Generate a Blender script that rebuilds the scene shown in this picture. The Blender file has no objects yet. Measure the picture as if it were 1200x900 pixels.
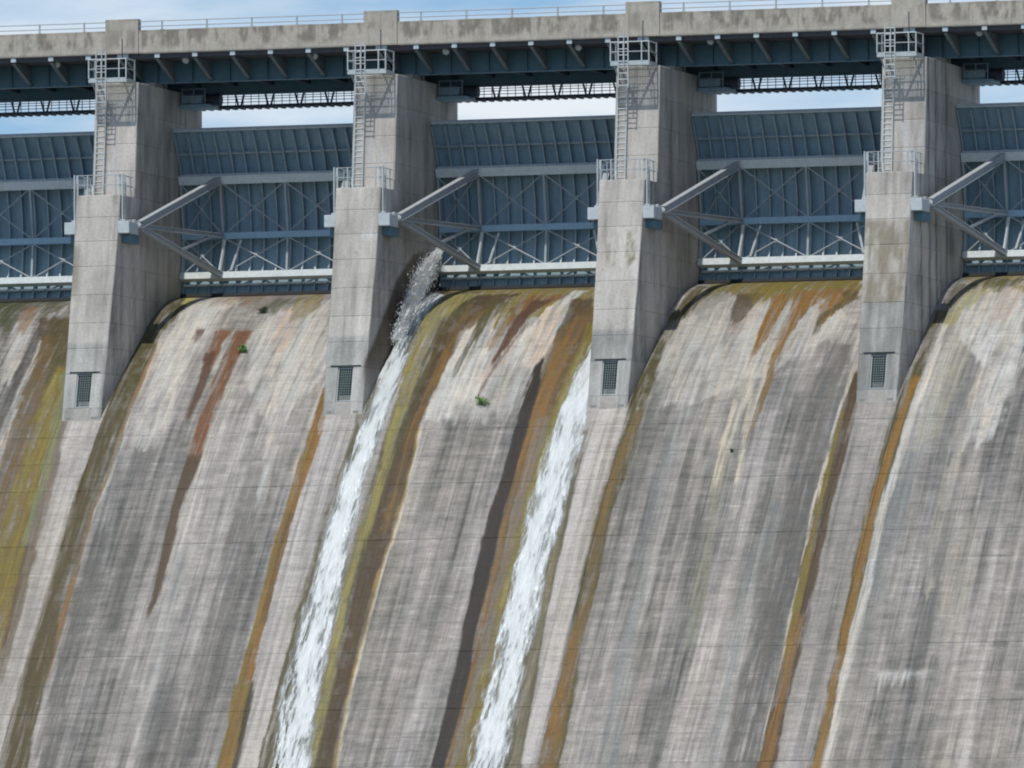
import bpy, bmesh, math, random
import numpy as np
from mathutils import Vector, Matrix
random.seed(7)
RNG = np.random.default_rng(11)
SC = bpy.context.scene
COL = SC.collection
R = math.radians

# ------------------------------------------------------------------ camera
TH, PH, RH = 0.3141593, 0.0612907, -0.0043161
FPX, DIST = 14000.3, 628.72
_r = np.array([math.cos(TH), math.sin(TH), 0]); _fh = np.array([-math.sin(TH), math.cos(TH), 0]); _z = np.array([0, 0, 1.])
FW = math.cos(PH)*_fh+math.sin(PH)*_z
_u = -math.sin(PH)*_fh+math.cos(PH)*_z
RT = math.cos(RH)*_r+math.sin(RH)*_u
UP = -math.sin(RH)*_r+math.cos(RH)*_u
CPOS = np.array([23.1878, 0, -10.6241])-DIST*FW
cd = bpy.data.cameras.new('camera'); cam = bpy.data.objects.new('camera', cd); COL.objects.link(cam)
cd.sensor_width = 36; cd.lens = FPX/1200*36; cd.clip_start = 5; cd.clip_end = 20000
M = Matrix(((RT[0], UP[0], -FW[0], CPOS[0]), (RT[1], UP[1], -FW[1], CPOS[1]), (RT[2], UP[2], -FW[2], CPOS[2]), (0, 0, 0, 1)))
cam.matrix_world = M
SC.camera = cam

# ------------------------------------------------------------------ world and sun
SUN_EL, SUN_AZ = R(61), R(3.5)       # azimuth measured from straight downstream towards the left
sdir = Vector((-math.sin(SUN_AZ)*math.cos(SUN_EL), -math.cos(SUN_AZ)*math.cos(SUN_EL), math.sin(SUN_EL)))
W = bpy.data.worlds.new('World'); SC.world = W; W.use_nodes = True
nt = W.node_tree; nt.nodes.clear()
def wn(t, **k):
    n = nt.nodes.new(t)
    for a, b in k.items(): setattr(n, a, b)
    return n
sky = wn('ShaderNodeTexSky', sky_type='NISHITA', sun_disc=False)
sky.sun_elevation = SUN_EL; sky.sun_rotation = math.atan2(sdir.x, sdir.y)
sky.air_density = 1.0; sky.dust_density = 0.2; sky.ozone_density = 3.5; sky.altitude = 200
tc = wn('ShaderNodeTexCoord'); mp = wn('ShaderNodeMapping'); mp.inputs['Scale'].default_value = (9, 9, 42)
mp.inputs['Location'].default_value = (3.1, 1.7, .6)
nz = wn('ShaderNodeTexNoise'); nz.inputs['Scale'].default_value = 1.6; nz.inputs['Detail'].default_value = 7; nz.inputs['Roughness'].default_value = .55
cr = wn('ShaderNodeValToRGB'); cr.color_ramp.elements[0].position = .44; cr.color_ramp.elements[1].position = .64
mx = wn('ShaderNodeMixRGB'); mx.inputs['Color2'].default_value = (7.6, 8.2, 8.8, 1)
bg = wn('ShaderNodeBackground'); bg.inputs['Strength'].default_value = 0.10
out = wn('ShaderNodeOutputWorld')
L = nt.links.new
L(tc.outputs['Generated'], mp.inputs['Vector']); L(mp.outputs[0], nz.inputs['Vector']); L(nz.outputs['Fac'], cr.inputs[0])
tint = wn('ShaderNodeMixRGB', blend_type='MULTIPLY'); tint.inputs[0].default_value = 1; tint.inputs[2].default_value = (.66, .80, .98, 1)
L(sky.outputs[0], tint.inputs[1]); L(tint.outputs[0], mx.inputs['Color1']); L(cr.outputs[0], mx.inputs['Fac']); L(mx.outputs[0], bg.inputs['Color']); L(bg.outputs[0], out.inputs['Surface'])
sl = bpy.data.lights.new('sun', 'SUN'); sl.energy = 2.9; sl.angle = R(0.5); sl.color = (1.0, .96, .89)
so = bpy.data.objects.new('sun', sl); COL.objects.link(so)
so.rotation_euler = sdir.to_track_quat('Z', 'Y').to_euler(); so.location = (0, -60, 80)
SC.view_settings.view_transform = 'Standard'; SC.view_settings.look = 'None'; SC.view_settings.gamma = 1
SC.view_settings.exposure = 0.08
SC.render.resolution_x = 1024; SC.render.resolution_y = 768
SC.render.engine = 'CYCLES'
SC.cycles.pixel_filter_type = 'BLACKMAN_HARRIS'; SC.cycles.filter_width = 2.0

# ------------------------------------------------------------------ geometry of the place
P = 14.63                                   # pier spacing; pier k stands at X = k*P
PW = 1.22                                   # half thickness of a pier
PR = np.array([(13.5, -4.95), (11, -4.90), (10.2, -4.90), (9.4, -4.94), (8.3, -5.10), (7, -5.46), (5.32, -6.25), (3.15, -7.72), (.76, -9.42),
               (-1.15, -10.92), (-2.75, -12.32), (-5.4, -15.1), (-8.12, -18.3), (-10.5, -21.15), (-15.6, -27.2), (-36.5, -52.)])
def smooth_profile():
    # Catmull-Rom through PR
    out = []
    n = len(PR)
    for i in range(n-1):
        p0, p1, p2, p3 = PR[max(i-1, 0)], PR[i], PR[i+1], PR[min(i+2, n-1)]
        m1 = (p2-p0)/max(np.linalg.norm(p2-p0), 1e-6)*np.linalg.norm(p2-p1)
        m2 = (p3-p1)/max(np.linalg.norm(p3-p1), 1e-6)*np.linalg.norm(p2-p1)
        for t in np.linspace(0, 1, 24, endpoint=False):
            out.append((2*t**3-3*t**2+1)*p1+(t**3-2*t**2+t)*m1+(-2*t**3+3*t**2)*p2+(t**3-t**2)*m2)
    out.append(PR[-1]); return np.array(out)
PF = smooth_profile()
PS = np.concatenate([[0], np.cumsum(np.linalg.norm(np.diff(PF, axis=0), axis=1))])     # arc length down the face
_yo = np.argsort(PF[:, 0])
def zprof(y): return np.interp(y, PF[_yo, 0], PF[_yo, 1])
def s_at_y(y): return np.interp(y, PF[_yo, 0], PS[_yo])
def yz_at_s(s): return np.interp(s, PS, PF[:, 0]), np.interp(s, PS, PF[:, 1])
def ray(px, py): return FW+RT*(px-600)/FPX-UP*(py-450)/FPX
def on_face(px, py):                        # a point of the photograph laid on the spillway face: (X, s)
    d = ray(px, py); ys = np.linspace(-36, 11.0, 5000); t = (ys-CPOS[1])/d[1]
    df = CPOS[2]+t*d[2]-zprof(ys)
    k = np.argmax(df < 0) if (df < 0).any() else len(ys)-1
    return CPOS[0]+t[k]*d[0], float(s_at_y(ys[k]))
def on_x(px, py, x):
    d = ray(px, py); t = (x-CPOS[0])/d[0]; return CPOS+t*d
def on_y(px, py, y):
    d = ray(px, py); t = (y-CPOS[1])/d[1]; return CPOS+t*d

# ------------------------------------------------------------------ numpy noise
def _hash(ix, iy, seed):
    h = (ix.astype(np.int64)*374761393+iy.astype(np.int64)*668265263+seed*1442695041) & 0xffffffff
    h = ((h ^ (h >> 13))*1274126177) & 0xffffffff
    return ((h ^ (h >> 16)) & 0xffff)/65535.0
def vnoise(x, y, seed=0):
    x = np.asarray(x, float); y = np.asarray(y, float); x, y = np.broadcast_arrays(x, y)
    ix = np.floor(x); iy = np.floor(y); fx = x-ix; fy = y-iy; fx = fx*fx*(3-2*fx); fy = fy*fy*(3-2*fy)
    a = _hash(ix, iy, seed); b = _hash(ix+1, iy, seed); c = _hash(ix, iy+1, seed); d = _hash(ix+1, iy+1, seed)
    return (a*(1-fx)+b*fx)*(1-fy)+(c*(1-fx)+d*fx)*fy
def fbm(x, y, seed=0, o=4, g=.5):
    v = 0; a = 1; n = 0
    for k in range(o):
        v = v+a*vnoise(x*2**k, y*2**k, seed+k*17); n += a; a *= g
    return v/n
def sstep(a, b, x):
    t = np.clip((x-a)/(b-a), 0, 1); return t*t*(3-2*t)
def lin(c):
    c = np.array(c, float)/255; return np.where(c <= .04045, c/12.92, ((c+.055)/1.055)**2.4)
KA = 0.79
def alb(r, g, b): return lin((r, g, b))*KA

# ------------------------------------------------------------------ materials
MATS = {}
def new_mat(name):
    m = bpy.data.materials.new(name); m.use_nodes = True; nt = m.node_tree
    b = nt.nodes['Principled BSDF']; MATS[name] = m
    return m, nt, b
def painted(name, col, rough=.6, metal=0., var=.18, scale=(3, 3, .5), col2=None, amt=.5, bump=0., fine=.08):
    """paint or concrete: streaky world-space variation, optional second colour in patches"""
    m, nt, b = new_mat(name); N = nt.nodes.new; L = nt.links.new
    g = N('ShaderNodeNewGeometry'); mp = N('ShaderNodeMapping'); mp.inputs['Scale'].default_value = scale
    L(g.outputs['Position'], mp.inputs['Vector'])
    n1 = N('ShaderNodeTexNoise'); n1.inputs['Scale'].default_value = 1; n1.inputs['Detail'].default_value = 6; n1.inputs['Roughness'].default_value = .6
    L(mp.outputs[0], n1.inputs['Vector'])
    n2 = N('ShaderNodeTexNoise'); n2.inputs['Scale'].default_value = 6; n2.inputs['Detail'].default_value = 5
    L(g.outputs['Position'], n2.inputs['Vector'])
    c2 = col2 if col2 else tuple(c*.55 for c in col)
    mix = N('ShaderNodeMixRGB'); mix.inputs[1].default_value = (*col, 1); mix.inputs[2].default_value = (*c2, 1)
    rp = N('ShaderNodeMapRange'); rp.inputs['From Min'].default_value = .5; rp.inputs['From Max'].default_value = .72; rp.inputs['To Max'].default_value = amt
    L(n1.outputs['Fac'], rp.inputs['Value']); L(rp.outputs[0], mix.inputs[0])
    mr = N('ShaderNodeMapRange'); mr.inputs['From Min'].default_value = .3; mr.inputs['From Max'].default_value = .7
    mr.inputs['To Min'].default_value = 1-var; mr.inputs['To Max'].default_value = 1+var
    L(n1.outputs['Fac'], mr.inputs['Value'])
    mr2 = N('ShaderNodeMapRange'); mr2.inputs['From Min'].default_value = .3; mr2.inputs['From Max'].default_value = .7
    mr2.inputs['To Min'].default_value = 1-fine; mr2.inputs['To Max'].default_value = 1+fine
    L(n2.outputs['Fac'], mr2.inputs['Value'])
    mm = N('ShaderNodeMath'); mm.operation = 'MULTIPLY'; L(mr.outputs[0], mm.inputs[0]); L(mr2.outputs[0], mm.inputs[1])
    vm = N('ShaderNodeVectorMath'); vm.operation = 'SCALE'; L(mix.outputs[0], vm.inputs[0]); L(mm.outputs[0], vm.inputs['Scale'])
    L(vm.outputs[0], b.inputs['Base Color'])
    b.inputs['Roughness'].default_value = rough; b.inputs['Metallic'].default_value = metal
    if bump:
        bp = N('ShaderNodeBump'); bp.inputs['Strength'].default_value = bump; bp.inputs['Distance'].default_value = .05
        L(n2.outputs['Fac'], bp.inputs['Height']); L(bp.outputs[0], b.inputs['Normal'])
    return m
def attr_concrete(name, fine_scale=()):
    m, nt, b = new_mat(name); N = nt.nodes.new; L = nt.links.new
    a = N('ShaderNodeAttribute'); a.attribute_name = 'stain'
    w = N('ShaderNodeAttribute'); w.attribute_name = 'wet'
    g = N('ShaderNodeNewGeometry')
    n = N('ShaderNodeTexNoise'); n.inputs['Scale'].default_value = 9; n.inputs['Detail'].default_value = 8; n.inputs['Roughness'].default_value = .65
    L(g.outputs['Position'], n.inputs['Vector'])
    mr = N('ShaderNodeMapRange'); mr.inputs['From Min'].default_value = .3; mr.inputs['From Max'].default_value = .7; mr.inputs['To Min'].default_value = .88; mr.inputs['To Max'].default_value = 1.12
    L(n.outputs['Fac'], mr.inputs['Value'])
    last = mr.outputs[0]
    for scl, lo, hi, f0, f1 in fine_scale:
        mp = N('ShaderNodeMapping'); mp.inputs['Scale'].default_value = scl; L(g.outputs['Position'], mp.inputs['Vector'])
        q = N('ShaderNodeTexNoise'); q.inputs['Scale'].default_value = 1; q.inputs['Detail'].default_value = 5; q.inputs['Roughness'].default_value = .6; L(mp.outputs[0], q.inputs['Vector'])
        k = N('ShaderNodeMapRange'); k.inputs['From Min'].default_value = f0; k.inputs['From Max'].default_value = f1; k.inputs['To Min'].default_value = lo; k.inputs['To Max'].default_value = hi
        L(q.outputs['Fac'], k.inputs['Value']); mu = N('ShaderNodeMath'); mu.operation = 'MULTIPLY'; L(last, mu.inputs[0]); L(k.outputs[0], mu.inputs[1]); last = mu.outputs[0]
    vm = N('ShaderNodeVectorMath'); vm.operation = 'SCALE'; L(a.outputs['Color'], vm.inputs[0]); L(last, vm.inputs['Scale'])
    L(vm.outputs[0], b.inputs['Base Color'])
    rr = N('ShaderNodeMapRange'); rr.inputs['To Min'].default_value = .95; rr.inputs['To Max'].default_value = .45; L(w.outputs['Fac'], rr.inputs['Value'])
    L(rr.outputs[0], b.inputs['Roughness'])
    bp = N('ShaderNodeBump'); bp.inputs['Strength'].default_value = .5; bp.inputs['Distance'].default_value = .03
    L(n.outputs['Fac'], bp.inputs['Height']); L(bp.outputs[0], b.inputs['Normal'])
    b.inputs['Specular IOR Level'].default_value = .25
    return m
M_FACE = attr_concrete('stained_face_concrete', (((9, .25, .25), .90, 1.10, .35, .65), ((1.6, 1.0, 9), .93, 1.05, .34, .6), ((2.2, 1.2, 14), 1.0, 1.16, .60, .70), ((5, 4, 5), .72, 1.0, .30, .37)))
M_PIER = attr_concrete('weathered_pier_concrete', (((7, 7, .5), .93, 1.07, .35, .65), ((5, 5, 5), .8, 1.0, .30, .38)))
M_PARA = painted('parapet_concrete', (.40, .385, .35), .95, 0, .12, (1.6, 1.6, .9), (.20, .19, .165), .75, .3)
M_PARG = attr_concrete('mottled_parapet_concrete')
M_DECK = painted('deck_concrete', (.3, .29, .27), .95)
M_SOFF = painted('shade_dark_deck_soffit', (.09, .09, .10), .95)  # deck concrete with the shade under the bridge put into its colour
M_SKIN = painted('blue_grey_gate_paint', (.27, .39, .46), .6, 0, .2, (2.2, 2.2, .35), (.20, .28, .32), .6)
M_RIB = painted('pale_blue_rib_paint', (.36, .43, .46), .6, 0, .2, (3, 3, .6))
M_GIRD = painted('pale_grey_girder_paint', (.66, .72, .73), .5, 0, .10, (1.4, 1.4, 1.4), (.38, .33, .27), .5)
M_MGIRD = painted('shade_blue_girder_paint', (.32, .49, .62), .5, 0, .10, (1.4, 1.4, 1.4))  # same girder paint, with the bluish shade of the bridge coloured in
M_ARM = painted('grey_arm_paint', (.42, .45, .47), .5, 0, .15, (2, 2, 2), (.25, .22, .19), .5)
M_ROD = painted('brace_rod_steel', (.38, .42, .44), .55)
M_GALV = painted('galvanised_steel', (.55, .60, .60), .5, .25, .12, (3, 3, 1.5))
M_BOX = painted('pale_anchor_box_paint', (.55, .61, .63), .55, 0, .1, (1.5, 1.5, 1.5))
M_BRG = painted('bridge_blue_grey_paint', (.11, .21, .27), .55, 0, .2, (1.2, 1.2, .4))
M_BRKT = painted('bridge_bracket_paint', (.20, .23, .24), .6, 0, .2, (2, 2, 2))
M_CAP = painted('pale_bracket_cap_paint', (.5, .58, .62), .6)
M_DARK = painted('dark_steel', (.045, .06, .085), .6, 0, .2)
M_SEAL = painted('black_rubber_seal', (.02, .022, .025), .8)
M_GRATE = painted('window_grate_steel', (.22, .28, .27), .6)
M_VOID = painted('dark_gallery_interior', (.03, .04, .04), .9)
M_LAMPG = painted('lamp_glass', (.55, .57, .54), .35)
M_LAMPB = painted('lamp_housing', (.32, .33, .33), .5, .4)
M_LEAF = painted('shrub_leaf', (.16, .33, .08), .7, 0, .3, (20, 20, 20), (.09, .19, .05), .5)
M_LEAFD = painted('dull_shrub_leaf', (.06, .09, .035), .7, 0, .3, (20, 20, 20), (.03, .05, .02), .7)
M_RIVER = painted('river_water', (.05, .08, .07), .15)

# ------------------------------------------------------------------ object helpers
class MB:
    """collects shapes and links them as one mesh object"""
    def __init__(s): s.v = []; s.f = []
    def add(s, vs, fs):
        o = len(s.v); s.v += [tuple(map(float, q)) for q in vs]; s.f += [tuple(i+o for i in q) for q in fs]; return s
    def box(s, x0, x1, y0, y1, z0, z1, bv=0.0):
        if bv:
            c = ((x0+x1)/2, (y0+y1)/2, (z0+z1)/2); h = ((x1-x0)/2, (y1-y0)/2, (z1-z0)/2); bv = min(bv, *(k*.45 for k in h))
            bm = bmesh.new(); bmesh.ops.create_cube(bm, size=2)
            for v in bm.verts: v.co = Vector((c[0]+v.co.x*h[0], c[1]+v.co.y*h[1], c[2]+v.co.z*h[2]))
            bmesh.ops.bevel(bm, geom=bm.edges[:], offset=bv, segments=1, affect='EDGES')
            bm.verts.index_update()
            s.add([v.co for v in bm.verts], [[v.index for v in f.verts] for f in bm.faces]); bm.free(); return s
        return s.add([(x0, y0, z0), (x1, y0, z0), (x1, y1, z0), (x0, y1, z0), (x0, y0, z1), (x1, y0, z1), (x1, y1, z1), (x0, y1, z1)],
                     [(3, 2, 1, 0), (4, 5, 6, 7), (0, 1, 5, 4), (1, 2, 6, 5), (2, 3, 7, 6), (3, 0, 4, 7)])
    def bar(s, a, b, w, h=None, up=(0, 0, 1)):
        """rectangular bar from a to b, w wide, h high"""
        h = h or w; a = Vector(a); b = Vector(b); d = (b-a).normalized(); u = Vector(up)
        if abs(d.dot(u)) > .98: u = Vector((0, 1, 0))
        x = d.cross(u).normalized(); y = x.cross(d).normalized()
        vs = [q+x*(i*w/2)+y*(j*h/2) for q in (a, b) for i, j in ((-1, -1), (1, -1), (1, 1), (-1, 1))]
        return s.add(vs, [(3, 2, 1, 0), (4, 5, 6, 7), (0, 1, 5, 4), (1, 2, 6, 5), (2, 3, 7, 6), (3, 0, 4, 7)])
    def ibeam(s, a, b, w, h, t=.04, up=(0, 0, 1)):
        a = Vector(a); b = Vector(b); d = (b-a).normalized(); u = Vector(up); x = d.cross(u).normalized(); y = x.cross(d).normalized()
        for sg in (-1, 1): s.bar(a+y*sg*(h/2-t/2), b+y*sg*(h/2-t/2), w, t, up=y)
        return s.bar(a, b, t, h-2*t-.002, up=y)
    def tube(s, pts, r, n=6, taper=None):
        pts = [Vector(p) for p in pts]; rings = []
        for k, p in enumerate(pts):
            d = (pts[min(k+1, len(pts)-1)]-pts[max(k-1, 0)]).normalized()
            u = Vector((0, 0, 1)) if abs(d.z) < .9 else Vector((0, 1, 0)); x = d.cross(u).normalized(); y = x.cross(d)
            rr = r if taper is None else r*taper[k]
            rings.append([p+(x*math.cos(6.28318*i/n)+y*math.sin(6.28318*i/n))*rr for i in range(n)])
        vs = [v for q in rings for v in q]; fs = []
        for k in range(len(pts)-1):
            for i in range(n): fs.append((k*n+i, k*n+(i+1) % n, (k+1)*n+(i+1) % n, (k+1)*n+i))
        fs.append(tuple(range(n))[::-1]); fs.append(tuple((len(pts)-1)*n+i for i in range(n)))
        return s.add(vs, fs)
    def build(s, name, mat, parent=None):
        me = bpy.data.meshes.new(name); me.from_pydata(s.v, [], s.f)
        bm = bmesh.new(); bm.from_mesh(me); bmesh.ops.recalc_face_normals(bm, faces=bm.faces[:]); bm.to_mesh(me); bm.free()
        me.materials.append(mat)
        return link(name, me, parent)
def link(name, data, parent=None):
    o = bpy.data.objects.new(name, data); COL.objects.link(o)
    if parent: o.parent = parent
    return o
def tag(o, label=None, cat=None, group=None, kind=None):
    if label: o['label'] = label
    if cat: o['category'] = cat
    if group: o['group'] = group
    if kind: o['kind'] = kind
    return o
def thing(name, loc, label, cat, group=None):
    o = link(name, None); o.location = loc; o.empty_display_size = .5
    return tag(o, label, cat, group)
def copy_thing(src, loc, label):
    c = src.copy(); COL.objects.link(c); c.location = loc; c['label'] = label
    for ch in src.children:
        d = ch.copy(); COL.objects.link(d); d.parent = c
        for g in ch.children:
            e = g.copy(); COL.objects.link(e); e.parent = d
    return c
def grid_mesh(name, V, nu, nv, mat, stain=None, wet=None, flip=False, smooth=True):
    """V is (nu*nv,3) with v running fastest"""
    me = bpy.data.meshes.new(name)
    i, j = np.meshgrid(np.arange(nu-1), np.arange(nv-1), indexing='ij'); a = (i*nv+j).ravel()
    q = np.stack([a, a+1, a+nv+1, a+nv], 1) if not flip else np.stack([a, a+nv, a+nv+1, a+1], 1)
    me.vertices.add(len(V)); me.vertices.foreach_set('co', V.astype(np.float32).ravel())
    me.loops.add(q.size); me.loops.foreach_set('vertex_index', q.astype(np.int32).ravel())
    me.polygons.add(len(q)); me.polygons.foreach_set('loop_start', np.arange(0, q.size, 4, dtype=np.int32))
    me.polygons.foreach_set('loop_total', np.full(len(q), 4, np.int32))
    me.polygons.foreach_set('use_smooth', np.full(len(q), smooth))
    me.update(); me.validate()
    me.materials.append(mat)
    set_attr(me, stain, wet)
    return me
def set_attr(me, stain, wet=None):
    if stain is not None:
        at = me.color_attributes.new('stain', 'FLOAT_COLOR', 'POINT')
        at.data.foreach_set('color', np.concatenate([stain, np.ones((len(stain), 1))], 1).astype(np.float32).ravel())
    if wet is not None:
        at = me.attributes.new('wet', 'FLOAT', 'POINT'); at.data.foreach_set('value', wet.astype(np.float32))

# ------------------------------------------------------------------ stains of the spillway face
# each stain: colour, opacity, edge softness (m), wobble (m), rows of (photo y, left x, right x); rows are laid on the face as (s, X left, X right)
OLIVE = (124, 110, 52); OLIVEY = (142, 134, 84); OLIVED = (84, 79, 51); BROWN = (108, 88, 56); BROWND = (84, 70, 52); ORANGE = (134, 101, 57)
RUST = (118, 82, 56); RUSTD = (92, 68, 54); CREAM = (200, 192, 174); PEACH = (190, 167, 150); BLACK = (56, 51, 46); GREYD = (92, 91, 86)
BLUEG = (124, 130, 127); WHITE = (203, 199, 189); GREYB = (118, 108, 98); TEAL = (122, 142, 118); MOSSD = (66, 72, 36)
ST = []
def st(col, op, soft, wob, *rows): ST.append((col, op, soft, wob, rows))
# broad greys first
st(GREYD, .75, .5, .4, (620, 108, 128), (700, 85, 108), (800, 60, 86), (900, 38, 64))
st(GREYD, .55, .6, .5, (480, 300, 335), (560, 285, 315), (640, 262, 296), (740, 240, 275), (840, 215, 245), (900, 205, 235))
st(GREYD, .45, .6, .5, (520, 160, 185), (620, 135, 160), (740, 118, 140))
st(GREYD, .45, .5, .5, (800, 185, 215), (900, 160, 200))
st(GREYD, .75, .8, .4, (400, 965, 1002), (450, 945, 1000), (520, 930, 985), (560, 925, 975), (600, 905, 950), (650, 895, 940), (700, 885, 928), (750, 880, 918), (800, 862, 905), (900, 845, 884))
st(GREYD, .50, .4, .4, (540, 935, 975), (600, 915, 950), (700, 895, 928), (800, 872, 903), (900, 852, 883))
st(GREYD, .40, .5, .4, (470, 760, 790), (600, 725, 745), (700, 700, 720), (800, 680, 700))
st(BLUEG, .60, .5, .4, (470, 800, 812), (600, 756, 772), (700, 740, 755), (800, 718, 736), (900, 700, 722))
st(BLUEG, .55, .5, .4, (590, 905, 925), (700, 860, 880), (800, 842, 858), (900, 822, 842))
st(BLUEG, .60, .6, .4, (520, 1068, 1085), (600, 1036, 1062), (650, 1024, 1048), (700, 1014, 1036), (760, 1004, 1020))
st(GREYD, .35, .5, .4, (440, 1110, 1150), (600, 1082, 1105), (700, 1075, 1100), (780, 1065, 1082))
st(BLUEG, .40, .6, .4, (640, 200, 222), (720, 190, 207), (800, 172, 186), (880, 160, 172))
st(CREAM, .35, .6, .5, (600, 1112, 1150), (760, 1095, 1130))
st(CREAM, .45, .4, .4, (400, 1160, 1175), (500, 1125, 1140), (600, 1095, 1108), (700, 1080, 1090))
st((176, 172, 150), .5, .5, .4, (380, 1120, 1150), (450, 1090, 1125), (520, 1072, 1095))
st((170, 166, 140), .4, .4, .3, (500, 850, 866), (600, 828, 843), (700, 812, 826), (760, 800, 812))
# light streaks near the tops
st(WHITE, .75, .4, .5, (352, 240, 292), (372, 208, 250), (400, 190, 235), (440, 178, 215), (520, 155, 185))
st(WHITE, .55, .3, .3, (385, 268, 276), (440, 243, 250))
st(WHITE, .70, .3, .4, (355, 330, 384), (390, 300, 384), (440, 285, 380), (500, 315, 330), (600, 297, 307))
st(PEACH, .60, .3, .3, (360, 335, 352), (385, 325, 345), (410, 318, 335))
st(OLIVE, .95, .4, .6, (332, 515, 696), (350, 525, 696), (366, 545, 694), (376, 560, 600))
st(WHITE, .85, .12, .2, (362, 553, 563), (385, 537, 556), (410, 522, 547), (440, 510, 545), (490, 500, 530))
st(WHITE, .85, .12, .2, (360, 583, 590), (380, 562, 580), (405, 545, 575), (430, 530, 570), (470, 515, 560))
st(WHITE, .55, .4, .4, (385, 600, 650), (410, 560, 645), (440, 540, 632), (490, 510, 610))
st(WHITE, .90, .15, .25, (341, 672, 688), (352, 656, 674), (368, 636, 668), (400, 604, 652), (430, 588, 634))
st(PEACH, .50, .25, .3, (365, 640, 660), (400, 625, 648), (430, 612, 632))
st(PEACH, .60, .25, .3, (385, 600, 615), (420, 575, 595), (450, 555, 572))
st(WHITE, .55, .4, .5, (345, 800, 950), (380, 780, 1003), (440, 775, 900), (480, 770, 800))
st(PEACH, .55, .3, .3, (345, 868, 900), (365, 862, 890), (390, 850, 872))
st(CREAM, .85, .2, .2, (380, 893, 900), (420, 875, 886), (460, 864, 880), (500, 850, 866), (540, 838, 852), (570, 832, 842))
st(CREAM, .8, .2, .2, (350, 935, 942), (400, 905, 912), (440, 893, 900), (520, 868, 876), (570, 860, 868))
st(CREAM, .5, .25, .3, (440, 880, 886), (520, 868, 874), (600, 858, 866))
st(WHITE, .80, .4, .4, (335, 1150, 1200), (380, 1115, 1200), (430, 1150, 1200), (520, 1130, 1160))
st(PEACH, .65, .3, .3, (335, 1180, 1205), (360, 1165, 1190), (380, 1155, 1178))
st(WHITE, .6, .3, .3, (375, 18, 40), (410, 8, 30), (450, 0, 12))
st(WHITE, .5, .25, .3, (400, 40, 50), (450, 22, 32), (520, 2, 12), (560, -10, 0))
# moss along the crest
st(OLIVED, .85, .35, .6, (340, -20, 82), (366, -20, 80))
st(ORANGE, .7, .2, .2, (360, 33, 45), (378, 22, 38), (392, 16, 28))
st(MOSSD, .8, .3, .4, (352, 10, 45), (372, -10, 20), (390, -20, 8))
st(OLIVE, .75, .2, .3, (344, 355, 386), (360, 345, 376), (376, 338, 350))
st(GREYB, .6, .3, .5, (346, 290, 350), (362, 285, 330))
st(MOSSD, .55, .25, .4, (350, 325, 360), (366, 305, 335))
st(ORANGE, .45, .2, .3, (346, 262, 330), (357, 245, 300))
st(RUST, .8, .2, .3, (346, 625, 668), (362, 600, 632), (375, 597, 612))
st(OLIVE, .95, .3, .6, (330, 835, 1006), (345, 838, 1005))
st(GREYB, .55, .25, .4, (346, 820, 860), (372, 790, 815))
st(OLIVE, .8, .3, .6, (322, 1125, 1205), (338, 1135, 1205))
st(MOSSD, .7, .2, .3, (326, 1160, 1205), (340, 1150, 1180))
st((150, 148, 100), .7, .25, .4, (338, 1135, 1170), (360, 1112, 1135), (385, 1100, 1112))
# bay left of the first pier
st(BLACK, .7, .12, .15, (388, 43, 50), (415, 30, 40), (450, 14, 24), (480, 0, 10), (510, -12, -2))
st(RUSTD, .6, .12, .15, (383, 8, 14), (400, 0, 6))
st(BROWND, .9, .2, .25, (372, 48, 84), (400, 48, 82))
st(BROWN, .95, .2, .25, (395, 52, 84), (430, 38, 80), (470, 24, 80), (500, 12, 76), (540, 0, 70), (600, -20, 52), (680, -40, 35), (760, -60, 10))
st(OLIVED, .8, .3, .25, (372, 60, 84), (400, 60, 82), (420, 62, 80), (450, 52, 76))
st(OLIVE, .95, .2, .25, (430, 66, 84), (470, 48, 80), (520, 32, 66), (560, 20, 60), (600, 6, 50), (650, -4, 40), (720, -20, 24), (780, -40, 5))
st(OLIVEY, .5, .15, .2, (440, 62, 68), (480, 47, 54), (530, 32, 38), (580, 16, 23))
st(TEAL, .45, .2, .3, (440, 72, 80), (480, 66, 78), (520, 56, 72), (560, 46, 60), (600, 34, 46), (640, 24, 34))
st(GREYB, .9, .15, .15, (490, 74, 80), (520, 66, 74), (560, 55, 67), (600, 42, 56), (650, 31, 42), (700, 18, 31), (750, 4, 17), (800, -12, 4))
st(RUSTD, .6, .1, .12, (640, 31, 35), (700, 16, 20), (760, 2, 6))
# bay right of the first pier
st(CREAM, .8, .10, .12, (400, 186, 190), (430, 174, 179), (500, 147, 151), (560, 128, 132), (600, 109, 112), (660, 92, 95))
st(ORANGE, .8, .10, .12, (400, 182, 187), (450, 160, 166), (500, 142, 147), (560, 123, 128), (600, 102, 109), (680, 82, 88), (800, 50, 56))
st(OLIVED, 1, .12, .15, (342, 196, 245), (355, 190, 222), (375, 176, 203), (400, 158, 183), (420, 150, 174), (450, 136, 162), (500, 116, 143), (550, 98, 127), (600, 79, 104), (650, 66, 90), (700, 51, 72), (750, 38, 66), (800, 23, 53), (850, 10, 42), (900, -2, 32))
st((190, 180, 110), .8, .15, .3, (344, 222, 240), (356, 212, 225))
st((88, 76, 50), .85, .12, .12, (480, 128, 141), (600, 84, 100), (700, 56, 68), (800, 30, 48), (900, 5, 26))
st((150, 142, 130), .7, .1, .1, (600, 78, 82), (700, 51, 55), (800, 22, 28), (900, -4, 3))
st(RUST, .95, .09, .12, (386, 253, 276), (400, 248, 262), (415, 243, 256), (432, 238, 248))
st(RUSTD, .9, .10, .12, (412, 240, 252), (440, 234, 245), (465, 225, 236), (492, 216, 221))
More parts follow.
